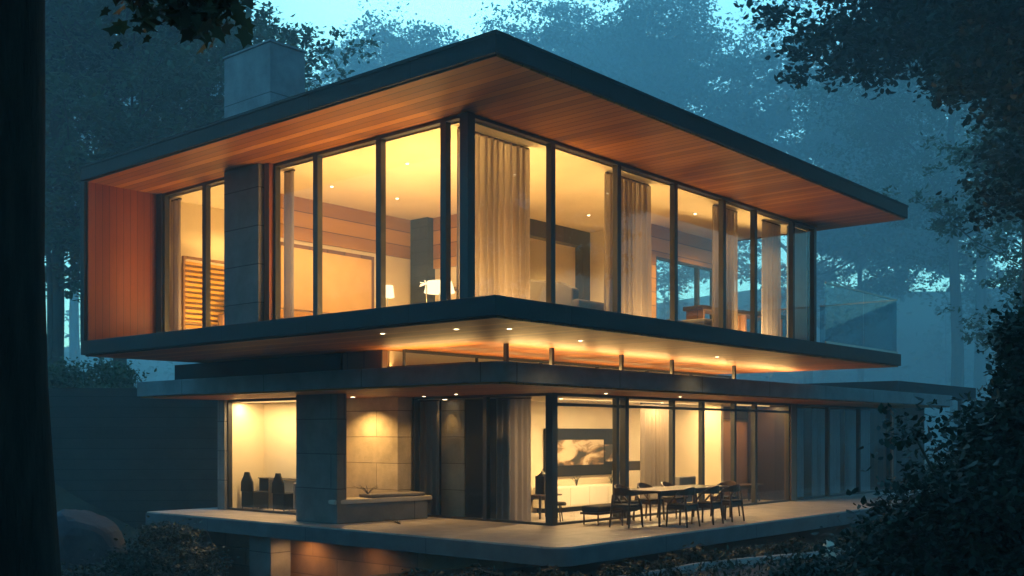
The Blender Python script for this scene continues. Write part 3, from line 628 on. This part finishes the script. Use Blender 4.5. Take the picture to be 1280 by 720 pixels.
for k in range(3): part('leg', MB().tube([((.2*math.cos(k*2.09), .2*math.sin(k*2.09), 0), .012), ((.13*math.cos(k*2.09), .13*math.sin(k*2.09), .36), .016)], 6), M['chairwood'], e)
twig_plant((21.6, 16.5, .62), 'small leafy sprig standing on the white sideboard', .34, 8, 8)
twig_plant((23.1, 16.5, .62), 'little dark branch at the right end of the sideboard', .3, 6, 9)
e = empty('armchair', (23.7, 14.95, 0), rad(180), 'grey armchair with low back behind the dining table', 'armchair')
part('seat', bx(-.4, .4, -.4, .35, .18, .42), M['fabric'], e, bevel=.04); part('backrest', bx(-.4, .4, .25, .42, .42, .85), M['fabric'], e, bevel=.04)
for sx in (-1, 1): part('armrest', bx(sx*.45-.06, sx*.45+.06, -.4, .38, .18, .6), M['fabric'], e, bevel=.03)
e = empty('cabinet', (22.6, 16.6, 0), 0, 'pale cabinet with dark open top by the beige wall', 'cabinet')
part('carcass', bx(1.0, 1.75, -.2, .25, 0, .95), M['plaster'], e, bevel=.01); part('shelf_box', bx(1.0, 1.75, -.2, .25, .953, 1.2), M['dwood'], e, bevel=.01)
table((27.2, 14.95, 0), 0, 1.7, .5, .5, 'low dark coffee table before the timber joinery', name='coffee_table')

# upper floor furniture
def floor_lamp(loc, label, h=1.5, r=.17, power=60, group=None):
    e = empty('floor_lamp', loc, 0, label, 'lamp', group)
    part('base', MB().lathe([(0, 0), (.14, 0), (.14, .02), (.02, .03), (0, .03)], n=18), M['metal'], e)
    part('stem', MB().tube([((0, 0, .03), .011), ((0, 0, h), .011)], 8), M['metal'], e)
    part('lamp_shade', MB().lathe([(r, 0), (r*.8, .26), (r*.79, .26), (r*.99, 0)], (0, 0, h-.05), 22), M['shade_glow'], e)
    return e
zf = F2+.02
floor_lamp((15.9, 17.3, zf), 'slim floor lamp with glowing shade before the amber panel', h=1.05, r=.15)
e = empty('wall_light', (16.2, 16.4, zf), 0, 'bright spiky glowing table light in the upper left room', 'lamp')
part('stem', MB().tube([((0, 0, 0), .012), ((0, 0, 1.25), .012)], 8), M['metal'], e)
b = MB()
for k in range(14):
    a = k*2.4; z = -.3+.6*k/14; b.tube([((0, 0, 1.25), .01), ((.15*math.cos(a), .15*math.sin(a), 1.25+z*.22), .012)], 6)
part('glowing_petal', b, M['shade_glow'], e)
light('petal_lamp', 'POINT', (16.2, 16.4, zf+1.5), 25, WARM, .08, e)
floor_lamp((17.7, 17.5, zf), 'wide frosted lampshade beside the dark column', h=1.35, r=.36)
e = empty('sofa', (17.2, 14.2, zf), rad(90), 'long grey sofa with high curved back behind the corner glass', 'sofa')
part('seat', bx(-1.3, 1.3, -.45, .3, .15, .45), M['fabric'], e, bevel=.05); 
b = MB().prism([(-1.35, .45), (1.35, .45), (1.35, .95), (.6, 1.1), (-.2, 1.18), (-1.0, 1.05), (-1.35, .9)], 0, .22); b.v = [(x, .28+z, y) for x, y, z in b.v]; part('backrest', b, M['fabric'], e, bevel=.04)
for sx in (-1, 1): part('armrest', bx(sx*1.4-.1, sx*1.4+.1, -.45, .5, .1, .68), M['fabric'], e, bevel=.05)
e = empty('lounge_chair', (19.0, 13.4, zf), rad(200), 'dark rounded lounge chair behind the middle sheer curtain', 'armchair')
part('seat', bx(-.38, .38, -.38, .32, .15, .42), M['fabric_d'], e, bevel=.05); part('backrest', MB().prism(arc(0, 0, .48, -.1, PI+.1, 12)+arc(0, 0, .36, PI+.1, -.1, 12), .12, .78), M['fabric_d'], e, bevel=.03)
e = empty('sofa', (16.2, 13.0, zf), rad(0), 'low grey ottoman behind the second upper window of the right side', 'ottoman'); e.name = 'ottoman'
part('cushion', bx(-.6, .9, -.25, .25, .15, .5), M['fabric'], e, bevel=.05); part('base', bx(-.55, .85, -.2, .2, 0, .148), M['dark'], e)
twig_plant((15.0, 12.75, zf+.35), 'small dark plant beside the second upper mullion', .35, 8, 12, name='potted_plant')
e = bpy.data.objects[-1]
# desk and daybed in the wing
e = empty('desk', (24.3, 13.2, zf), rad(-6), 'long dark timber desk running along the wing window', 'desk')
part('desktop', bx(-2.2, 1.3, -.3, .3, .98, 1.08), M['dwood'], e, bevel=.01)
for sx in (-2.1, -.4, 1.2): part('leg', bx(sx-.03, sx+.03, -.25, .25, 0, .978), M['mwood'], e)
e = empty('daybed', (21.0, 13.1, zf), 0, 'dark brown daybed with pillow near the wing', 'daybed')
part('mattress', bx(-1.0, 1.1, -.4, .4, .25, .55), M['fabric_d'], e, bevel=.05); part('bed_frame', bx(-1.05, 1.15, -.43, .43, .1, .248), M['mwood'], e); part('pillow', bx(.55, 1.05, -.35, .35, .553, .7), M['fabric'], e, bevel=.06)
# bookshelf seen in the far left window
e = empty('slatted_screen', (14.05, 21.15, zf), rad(0), 'tall timber louvre screen in the far left upper room', 'screen')
part('frame', MB().box(-.75, -.7, -.04, .04, 0, 2.0).box(.7, .75, -.04, .04, 0, 2.0).box(-.7, .7, -.04, .04, 1.95, 2.0), M['mwood'], e)
b = MB()
for k in range(16): b.bar((-.7, 0, .08+k*.118), (.7, 0, .08+k*.118), .07, .06)
part('slats', b, M['band'], e)
e = empty('lounge_chair', (14.35, 20.6, zf), rad(120), 'brown rounded armchair in the far left upper room', 'armchair')
part('seat', bx(-.34, .34, -.34, .3, .12, .4), M['mwood'], e, bevel=.04); part('backrest', MB().prism(arc(0, 0, .42, -.1, PI+.1, 12)+arc(0, 0, .33, PI+.1, -.1, 12), .1, .72), M['mwood'], e, bevel=.03)

# ------------------------------------------------------------------ annex roof behind at right
e = empty('annex_building', (44, 17, -.6), 0, 'dark flat roofed outbuilding beyond the right end of the house', 'building')
def ap(n, b, m, **k): return part(n, b, m, e, True, **k)
ap('roof', bx(40.5, 49.5, 15.6, 23, 3.45, 3.95), M['dark']); ap('wall', bx(42, 48.5, 17.5, 22, -1, 3.45), M['fascia'])
for x in (41.2, 48.9): ap('post', bx(x-.08, x+.08, 16.0, 16.16, -1, 3.447), M['frame'])

# ------------------------------------------------------------------ foliage generators
def leaf_mesh(name, P, size, rng, asp=.5, droop=0, shape='quad', flat=.35):
    """P: (n,3) leaf positions. each leaf is a small folded blade"""
    n = len(P); d = rng.normal(size=(n, 3)); d[:, 2] = d[:, 2]*flat-droop; d /= np.linalg.norm(d, axis=1)[:, None]
    u = np.cross(d, rng.normal(size=(n, 3))*[.35, .35, .35]+[0, 0, 1]); u /= np.linalg.norm(u, axis=1)[:, None]+1e-9
    nn = np.cross(u, d); s = (size*rng.uniform(.6, 1.35, n))[:, None]
    if shape == 'quad':
        V = np.stack([P, P+d*s*.5+u*s*asp*.5-nn*s*.08, P+d*s, P+d*s*.5-u*s*asp*.5-nn*s*.08], 1); k = 4
    elif shape == 'lobed':   # maple-like
        tpl = [(0, 0), (.18, .12), (.12, .42), (.42, .30), (.55, .48), (.66, .2), (1, 0), (.66, -.2), (.55, -.48), (.42, -.30), (.12, -.42), (.18, -.12)]
        V = np.stack([P+d*s*a+u*s*b_*asp*1.6-nn*s*abs(b_)*.25 for a, b_ in tpl], 1); k = len(tpl)
    else:
        tpl = [(0, 0), (.3, .26), (.65, .24), (1, 0), (.65, -.24), (.3, -.26)]
        V = np.stack([P+d*s*a+u*s*b_*asp*2-nn*s*abs(b_)*.35 for a, b_ in tpl], 1); k = len(tpl)
    V = V.reshape(-1, 3); me = bpy.data.meshes.new(name)
    me.vertices.add(len(V)); me.vertices.foreach_set('co', V.astype(np.float32).ravel())
    me.loops.add(n*k); me.loops.foreach_set('vertex_index', np.arange(n*k, dtype=np.int32))
    me.polygons.add(n); me.polygons.foreach_set('loop_start', np.arange(0, n*k, k, dtype=np.int32)); me.polygons.foreach_set('loop_total', np.full(n, k, dtype=np.int32))
    me.update(calc_edges=True); return me
def limb(b, p0, d, L_, r0, rng, seg=4, up=.15, n=6, wob=.18):
    pts = [(tuple(p0), r0)]; p = np.array(p0, float); d = np.array(d, float)
    for i in range(seg):
        d = d+rng.normal(size=3)*wob+np.array([0, 0, up]); d /= np.linalg.norm(d); p = p+d*L_/seg; pts.append((tuple(p), r0*(1-(i+1)/seg*.8)))
    b.tube(pts, n, False); return [np.array(q[0]) for q in pts], d
def make_tree(seed, Ht, base, R_, r0, leaves, leaf, clump=.8, n_limb=14, sub=4, lean=(0, 0), shape='quad', top=1.0, flat=.6):
    rng = np.random.default_rng(seed); b = MB(); tp = []; p = np.array([0., 0, -.3]); seg = 9
    for i in range(seg+1):
        t = i/seg; fl = 1+.5*max(0, 1-t*9)
        q = (lean[0]*t*t+rng.normal()*.02*Ht*t*.5, lean[1]*t*t+rng.normal()*.02*Ht*t*.5, -.3+(Ht*.93+.3)*t); tp.append((q, r0*fl*(1-.82*t)))
    b.tube(tp, 12, False); C_ = []
    T = [np.array(q[0]) for q in tp]
    def on(t): k = min(seg-1, int(t*seg)); f_ = t*seg-k; return T[k]*(1-f_)+T[k+1]*f_
    for i in range(n_limb):
        t = base+(1-base)*((i+rng.uniform(0, .9))/n_limb)**.9*.97; p0 = on(min(.99, t)); a = i*2.4+rng.uniform(-.5, .5)
        prof = math.sin(PI*min(1, .18+.78*(t-base)/(1-base)))**.7; L_ = R_*prof*rng.uniform(.7, 1.15)
        pts, d = limb(b, p0, (math.cos(a), math.sin(a), .25+.5*t), L_, r0*.34*(1-t*.6), rng, up=.10)
        C_.append(pts[-1]); C_.append(pts[-2])
        for j in range(sub):
            q = pts[1+j % 4]; a2 = a+rng.uniform(-1.3, 1.3); pp, _ = limb(b, q, (math.cos(a2), math.sin(a2), rng.uniform(-.15, .6)), L_*rng.uniform(.3, .55), r0*.1, rng, seg=3, n=4)
            C_ += [pp[-1], pp[-2]]
    C_.append(T[-1]); C_ = np.array(C_)
    w_ = rng.uniform(.12, 1, len(C_))**2; w_ /= w_.sum(); idx = rng.choice(len(C_), leaves, p=w_)
    # each clump: several flattened sprays
    sub_c = rng.normal(size=(len(C_), 5, 3))*clump*np.array([1, 1, .55])*.75
    P = C_[idx]+sub_c[idx, rng.integers(0, 5, leaves)]+rng.normal(size=(leaves, 3))*clump*np.array([.33, .33, .17])
    crown = leaf_mesh('crown', P, leaf, rng, shape=shape, asp=.55, droop=.25, flat=flat)
    return b.mesh('trunk'), crown
PROTO = {}
def tree(name, kind, fwd, side, rz, s, label, cat='tree', group=None, mat='leaf', sz=None, z=None):
    if kind not in PROTO: PROTO[kind] = make_tree(**KINDS[kind])
    tr, cr = PROTO[kind]; x, y = gp(fwd, side)
    e = empty(name, (x, y, gz(x, y) if z is None else z), rz, label, cat, group); e.scale = (s, s, sz or s)
    a = link('trunk', tr, M['bark'], e, False); c = link('crown', cr, M[mat], e, False)
    return e
KINDS = {
    'tall': dict(seed=3, Ht=24, base=.50, R_=6.5, r0=.32, leaves=48000, leaf=.25, clump=1.05, n_limb=20, sub=5),
    'tallb': dict(seed=8, Ht=24, base=.38, R_=7.2, r0=.34, leaves=52000, leaf=.25, clump=1.1, n_limb=22, sub=5),
    'wide': dict(seed=15, Ht=16, base=.25, R_=5.8, r0=.26, leaves=30000, leaf=.26, clump=.66, n_limb=26, sub=5),
    'slim': dict(seed=21, Ht=12, base=.42, R_=3.0, r0=.11, leaves=12000, leaf=.2, clump=.55, n_limb=14, sub=4),
    'dark': dict(seed=33, Ht=23, base=.45, R_=7.6, r0=.36, leaves=70000, leaf=.25, clump=.95, n_limb=24, sub=6, shape='hex'),
}
def px(p, d): return (p-640)/1345*d
TR = [
    ('wide', 49.6, 70, 4.3, 1.5, 'broad misty tree right beside the foreground trunk', 'leaf'),
    ('wide', 49.8, 1350, 3.3, 1.1, 'broad misty tree low at the right edge behind the bushes', 'leaf'),
    ('slim', 48, 62, 0.3, 1.5, 'slender dark tree with thin forked stem left of the house', 'leaf_d'),
    ('wide', 49, 150, 1.3, 1.35, 'broad teal green tree rising behind the left end of the house', 'leaf'),
    ('wide', 49.5, 262, 2.6, 1.15, 'bushy hazy tree just left of the chimney', 'leaf'),
    ('tallb', 58, 95, .5, 1.05, 'tall misty tree behind the upper left corner of the photo', 'leaf'),
    ('tall', 62, 250, 4.0, 1.0, 'tall misty tree above the hanging foreground leaves', 'leaf'),
    ('tallb', 64, 455, 2.0, 1.05, 'pale tree silhouette immediately right of the chimney', 'leaf'),
    ('tall', 70, 560, 1.0, 1.12, 'pale tree silhouette left of the roof peak', 'leaf'),
    ('tallb', 66, 700, 3.1, 1.15, 'pale tree silhouette right above the roof peak', 'leaf'),
    ('tall', 72, 770, 5.0, 1.2, 'faint tall tree behind the middle of the long right eave', 'leaf'),
    ('tallb', 58, 845, .9, 1.05, 'pale broad tree bordering the bright gap of sky', 'leaf'),
    ('wide', 56, 1010, 2.2, 1.25, 'rounded misty tree in the gap above the right eave', 'leaf'),
    ('tall', 74, 1120, .2, .95, 'faint tree behind the right tip of the upper roof', 'leaf'),
    ('tallb', 50.5, 1224, 2.9, 1.0, 'tall grey trunked tree, second trunk right of the roof tip', 'leaf'),
    ('wide', 52, 1300, 4.4, 1.0, 'misty tree cut by the right edge of the photo', 'leaf'),
    ('tall', 60, 1075, 1.7, .8, 'low faint tree over the glass balustrade', 'leaf'),
]
for i, (k, d, p, rz, s, t, m) in enumerate(TR):
    if d > 50: d *= 4.3; s *= 4.05
    tree('broadleaf_tree', k, d, px(p, d), rz, s, t, mat=m, group='misty forest trees round the house')
tree('broadleaf_tree', 'tallb', 150, px(1196, 150), .6, 3.0, 'straight grey trunked tree right of the roof tip', mat='leaf', group='misty forest trees round the house')
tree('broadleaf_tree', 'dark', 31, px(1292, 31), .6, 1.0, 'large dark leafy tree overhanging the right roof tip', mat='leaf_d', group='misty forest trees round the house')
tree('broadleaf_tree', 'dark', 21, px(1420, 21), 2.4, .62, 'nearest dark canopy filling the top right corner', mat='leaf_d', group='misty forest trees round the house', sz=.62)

# distant woods all round: one uncountable mass
def woods():
    rng = np.random.default_rng(5); P = []; b = MB()
    for i in range(150):
        a = 2*PI*i/150+rng.uniform(-.03, .03); r = rng.uniform(300, 370); x, y = r*math.cos(a), r*math.sin(a); h = rng.uniform(36, 62)
        # leave the bright gap in the canopy seen right of the roof
        z0 = gz(x, y); b.tube([((x, y, z0-.5), .4), ((x, y, z0+h*.8), .12)], 5, False)
        cc = rng.normal(size=(26, 3))*[8, 8, h*.19]+[x, y, z0+h*.5]; cc[:9, 2] = z0+rng.uniform(1, h*.35, 9); k = rng.integers(0, 26, 900)
        P.append(cc[k]+rng.normal(size=(900, 3))*[3., 3., 2.])
    me = leaf_mesh('distant_woods', np.concatenate(P), 2.0, rng, asp=.7)
    me.materials.append(M['leaf']); o = link('distant_woods', me); tag(o, kind='stuff', label='far off misty woods closing the view all round')
    o2 = link('woods_trunks', b.mesh('woods_trunks'), M['bark'], o, True); o2['kind'] = 'stuff'
woods()
# unseen trees added round the viewpoint to shade the foreground and darken reflections
for i, (f_, s_, k) in enumerate(((-7, -7, 'tallb'), (-6, 6, 'tall'), (-16, 0, 'tallb'), (-4, -18, 'tall'), (0, 15, 'tallb'), (-14, 14, 'tall'), (-15, -15, 'tall'), (1, -8, 'tallb'), (4, 9.5, 'tall'), (-3, 1, 'tallb'))):
    tree('broadleaf_tree', k, f_, s_, i*1.1, .9, 'unseen tree added round the viewpoint for shade', group='unseen shade trees added round the viewpoint')

# ------------------------------------------------------------------ foreground trunk with hanging branch
def near_tree():
    rng = np.random.default_rng(4); x, y = gp(4.6, -2.28); e = empty('foreground_tree', (x, y, gz(x, y)), 0, 'near black tree trunk along the left edge with hanging leafy branch', 'tree')
    b = MB(); pts = []
    for i in range(15):
        t = i/14; z = -.3+8*t; pts.append(((-.0*t+.02*math.sin(z*2), .03*math.sin(z*1.3), z), max(.1, .365-.036*z)+.12*math.exp(-(z+.3)*2.2)))
    b.tube(pts, 28, True)
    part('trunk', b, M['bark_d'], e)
    br = MB(); start = np.array([0, 0, 3.72]); rt = np.array([RT[0], RT[1], 0]); fwv = np.array([FW[0], FW[1], 0])
    main = [start, start+rt*.4+[0, 0, .17], start+rt*.66+[0, 0, .16], start+rt*.84+[0, 0, .12], start+rt*.96+[0, 0, .06]]
    br.tube([(tuple(q), .05-.009*i) for i, q in enumerate(main)], 8); LP = []
    for k in range(9):
        q0 = main[2+k % 3]+rt*rng.uniform(-.06, .05); d = rt*rng.uniform(-.25, .2)+fwv*rng.uniform(-.4, .4)+np.array([0, 0, -rng.uniform(.5, 1)]); L_ = rng.uniform(.10, .28)
        pp, _ = limb(br, q0, d/np.linalg.norm(d), L_, .008, rng, seg=4, up=-.12, n=5)
        for q in pp[1:]:
            for _ in range(12): LP.append(q+rng.normal(size=3)*.055)
    part('branch', br, M['bark_d'], e)
    c = link('foliage', leaf_mesh('foliage', np.array(LP), .08, rng, asp=.6, droop=1.1, shape='lobed', flat=.5), M['leaf_b'], e, False); c['label'] = 'brown green lobed leaves hanging from the branch'
    # second bough higher, darkening the top left
near_tree()

# ------------------------------------------------------------------ shrubs
def shrub_mesh(seed, Hh, R_, n, leaf, shape='hex', stems=9, clumps=40, conic=0):
    rng = np.random.default_rng(seed); b = MB(); C_ = []
    for i in range(stems):
        a = rng.uniform(0, 2*PI); pts, d = limb(b, (rng.normal()*.08*R_, rng.normal()*.08*R_, -.1), (math.cos(a)*.5, math.sin(a)*.5, 1), Hh*rng.uniform(.5, .85), .03*Hh/2, rng, seg=5, n=5)
        C_ += pts[2:]
    C_ = list(C_)
    for i in range(clumps):
        t = rng.uniform(.08, 1)**.8; a = rng.uniform(0, 2*PI); rr = R_*math.sqrt(max(0, 1-t**2.2))*rng.uniform(.5, 1.08) if not conic else R_*(1-t)*rng.uniform(.5, 1.1)
        C_.append(np.array([rr*math.cos(a), rr*math.sin(a), Hh*t]))
    C_ = np.array(C_); idx = rng.integers(0, len(C_), n); P = C_[idx]+rng.normal(size=(n, 3))*np.array([.16, .16, .11])*R_
    P = P[P[:, 2] > .02]
    return b.mesh('stems'), leaf_mesh('foliage', P, leaf, rng, shape=shape, asp=.5, droop=.2, flat=.7)
SP = {}
def shrub(kind, fwd, side, rz, s, label, mat='leaf_d', name='shrub', group=None, z=None, xy=None, sz=None):
    if kind not in SP: SP[kind] = shrub_mesh(**SK[kind])
    st, fo = SP[kind]; x, y = xy or gp(fwd, side)
    e = empty(name, (x, y, gz(x, y) if z is None else z), rz, label, 'shrub', group); e.scale = (s, s, sz or s)
    link('stems', st, M['bark'], e, False); link('foliage', fo, M[mat], e, False); return e
SK = {
    'big': dict(seed=2, Hh=2.3, R_=1.5, n=42000, leaf=.088, clumps=120),
    'mid': dict(seed=5, Hh=1.1, R_=.95, n=15000, leaf=.075, clumps=45),
    'cone': dict(seed=9, Hh=3.0, R_=.8, n=22000, leaf=.075, clumps=110, conic=1),
    'low': dict(seed=12, Hh=.45, R_=.5, n=1500, leaf=.10, clumps=22, stems=6),
    'hedge': dict(seed=14, Hh=1.7, R_=1.5, n=7000, leaf=.13, clumps=50),
}
# big dark bushes at right foreground
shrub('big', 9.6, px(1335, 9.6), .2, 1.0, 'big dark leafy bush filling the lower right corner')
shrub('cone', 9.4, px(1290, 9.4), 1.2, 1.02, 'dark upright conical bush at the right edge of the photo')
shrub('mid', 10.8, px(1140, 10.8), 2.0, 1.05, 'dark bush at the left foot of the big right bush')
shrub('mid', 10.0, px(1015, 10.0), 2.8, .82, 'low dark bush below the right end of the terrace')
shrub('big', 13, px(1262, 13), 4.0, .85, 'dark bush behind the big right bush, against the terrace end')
# row of low plants between terrace and kerb
LPL = [(560, 16.9), (600, 16.6), (640, 16.9), (690, 17.1), (735, 17.3), (785, 17.9), (830, 18.4), (880, 19.0), (930, 19.6), (985, 20.3), (1030, 20.8), (1075, 21.3)]
where = ['left of the terrace corner, farthest left', 'left of the terrace corner, second from the left', 'just left of the terrace corner', 'right below the terrace corner', 'below the left head of the dining table', 'below the left dining chairs', 'below the middle of the dining table', 'below the right dining chairs', 'below the beige curtain', 'below the dark timber joinery', 'next to the white stone', 'at the right end of the planted strip']
for i, (p, d) in enumerate(LPL):
    shrub('low', d, px(p, d), i*1.7, (.72, .9, .6, .8, .65, .85)[i % 6], 'low plant ' + where[i], mat=('leaf_p' if i in (5, 7, 8, 9) else 'leaf_d'), name='low_plant', group='low plants under the terrace edge')
# left lower garden
for i, (p, d, k, s, t) in enumerate((
    (100, 17, 'mid', 1.0, 'dark bush beside the foreground trunk, low at left'), (180, 19, 'mid', 1.1, 'dark bush below the boulders on the left'), (250, 20, 'mid', .75, 'small dark bush under the left end of the terrace'),
    (150, 14, 'mid', .8, 'nearest bush in the bottom left corner'), (300, 17.5, 'mid', .6, 'low dark bush below the terrace at left'), (420, 16.5, 'mid', .45, 'low dark bush before the glowing undercroft'),
    (215, 24, 'mid', 1.2, 'bush between the boulders and the house wall'), (500, 16.2, 'low', 1.1, 'low bush between undercroft and terrace corner'))):
    shrub(k, d, px(p, d), i*1.3, s, t, group='dark bushes in the left garden')
for i, (p, d, s) in enumerate(((70, 33, 1.0), (120, 34, 1.1), (175, 33.5, .9), (225, 34, 1.0))):
    shrub('hedge', d, px(p, d), i*2.1, s, 'misty shrub on the bank behind the house, number'.replace(', number', '')+(', leftmost', ', above the left boulder', ', left of the house end', ', under the overhanging box')[i], mat='leaf', group='misty shrubs on the bank')
# garden retaining wall
x0, y0 = gp(31, px(-40, 31)); x1, y1 = gp(31.5, px(300, 31.5))
tag(link('retaining_wall', MB().bar((x0, y0, .9), (x1, y1, .9), .5, 4.7).mesh('retaining_wall'), M['dstone']), 'dark stone retaining wall behind the left garden', 'wall')

def rock(name, fwd, side, sx, sy, sz_, seed, label, mat='rock', zoff=0):
    import bmesh
    rng = random.Random(seed); bm = bmesh.new(); bmesh.ops.create_icosphere(bm, subdivisions=4, radius=1)
    dirs = [Vector((rng.gauss(0, 1), rng.gauss(0, 1), rng.gauss(0, 1))).normalized() for _ in range(16)]
    for v in bm.verts:
        r = 1.
        for d in dirs:
            k = v.co.normalized().dot(d); lim = .80
            if k > lim: r = min(r, lim/k)
        v.co *= r; v.co = Vector((v.co.x*sx, v.co.y*sy, v.co.z*sz_))
    me = bpy.data.meshes.new(name); bm.to_mesh(me); bm.free(); x, y = gp(fwd, side)
    o = link(name, me, M[mat]); o.location = (x, y, gz(x, y)+sz_*.55+zoff); o.rotation_euler = (0, 0, rng.uniform(0, 6)); return tag(o, label, 'rock')
rock('boulder', 22, px(92, 22), 1.1, 1.0, 1.25, 3, 'large blue grey boulder next to the foreground trunk')
rock('boulder', 26, px(235, 26), .9, .8, .9, 7, 'smaller boulder left of the ground floor end wall')
rock('boulder', 15.5, px(215, 15.5), .7, .5, .28, 9, 'flat rock at the bottom left of the garden')
rock('white_stone', 20.2, px(1035, 20.2), .16, .12, .26, 11, 'small upright white stone among the low plants', mat='plaster_w')

# kerb and path at the bottom right
def ribbon(name, inner, outer, z0, z1, mat):
    b = MB(); n = len(inner)
    for (a, c) in zip(inner, outer):
        for (x, y) in (a, c):
            for z in (z0, z1): b.v.append((x, y, gz(x, y)+z))
    for i in range(n-1):
        k = i*4; b.quad_faces(k, [(1, 3, 7, 5), (0, 4, 6, 2), (0, 1, 5, 4), (2, 6, 7, 3)])
    b.quad_faces(0, [(0, 2, 3, 1)]); b.quad_faces((n-1)*4, [(0, 1, 3, 2)])
    return link(name, b.mesh(name), M[mat])
cv = [(16.6, 560), (16.9, 640), (17.3, 720), (17.9, 800), (18.6, 870), (19.3, 940), (20.1, 1010), (21.0, 1080), (22.2, 1150), (24, 1230)]
A_ = [gp(d, px(p, d)) for d, p in cv]; B_ = [gp(d-.14, px(p, d-.14)) for d, p in cv]; C2_ = [gp(d-1.6, px(p, d-1.6)) for d, p in cv]
tag(ribbon('kerb', A_, B_, -.15, .16, 'kerb'), kind='structure')
tag(ribbon('path', [gp(d-.15, px(p, d-.15)) for d, p in cv], C2_, -.1, .03, 'path'), kind='structure')

# added hill ring that blocks low bright sky and reads as mist
def backdrop_hills():
    b = MB(); n = 140
    for j, (rr, k) in enumerate(((330, -.02), (355, .55), (385, 1.0), (415, .8))):
        for i in range(n):
            a = 2*PI*i/n; h = 52+14*math.sin(a*3+1)+8*math.sin(a*7+2)+4*math.sin(a*17)
            b.v.append((rr*math.cos(a), rr*math.sin(a), -6+h*k))
    for j in range(3):
        for i in range(n): b.f.append((j*n+i, j*n+(i+1) % n, (j+1)*n+(i+1) % n, (j+1)*n+i)); b.smooth.append(True)
    tag(link('backdrop_hills', b.mesh('backdrop_hills'), surf('hill_forest', (.03, .05, .03), (.06, .09, .05), rough=1, scale=.08, bump=.5)), kind='structure')
backdrop_hills()
# ground cover
def cover():
    rng = np.random.default_rng(77); P = []
    for (f0, f1, p0, p1, n) in ((13, 19, -40, 620, 9000), (16.9, 21.5, 560, 1150, 5000), (19, 31, -60, 260, 9000)):
        f_ = rng.uniform(f0, f1, n); pp = rng.uniform(p0, p1, n)
        for a, c in zip(f_, pp):
            x, y = gp(a, px(c, a))
            if x > 14.4 and y > 11.4: continue
            kd = min(math.hypot(x-u, y-v) for u, v in A_)
            if a < 22 and c > 600 and (x-np.interp(y, [q[1] for q in A_], [q[0] for q in A_]) < 0 or kd < .25): pass
            P.append((x, y, gz(x, y)+rng.uniform(0, .12)))
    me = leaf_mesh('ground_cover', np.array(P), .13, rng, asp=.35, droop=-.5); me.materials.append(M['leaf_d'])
    tag(link('ground_cover', me), 'dark leafy ground cover below the terrace', kind='stuff')
cover()

# ------------------------------------------------------------------ haze
hz = bx(-440, 450, -440, 450, -12, 145); me = hz.mesh('haze'); mh, nt = nmat('haze_air'); o = N(nt, 'ShaderNodeOutputMaterial'); v = N(nt, 'ShaderNodeVolumePrincipled')
v.inputs['Color'].default_value = (.72, .93, 1, 1); v.inputs['Density'].default_value = .0029; v.inputs['Anisotropy'].default_value = .35
nt.links.new(v.outputs[0], o.inputs['Volume']); me.materials.append(mh); tag(link('haze', me), 'blue dusk mist filling the forest', kind='stuff')
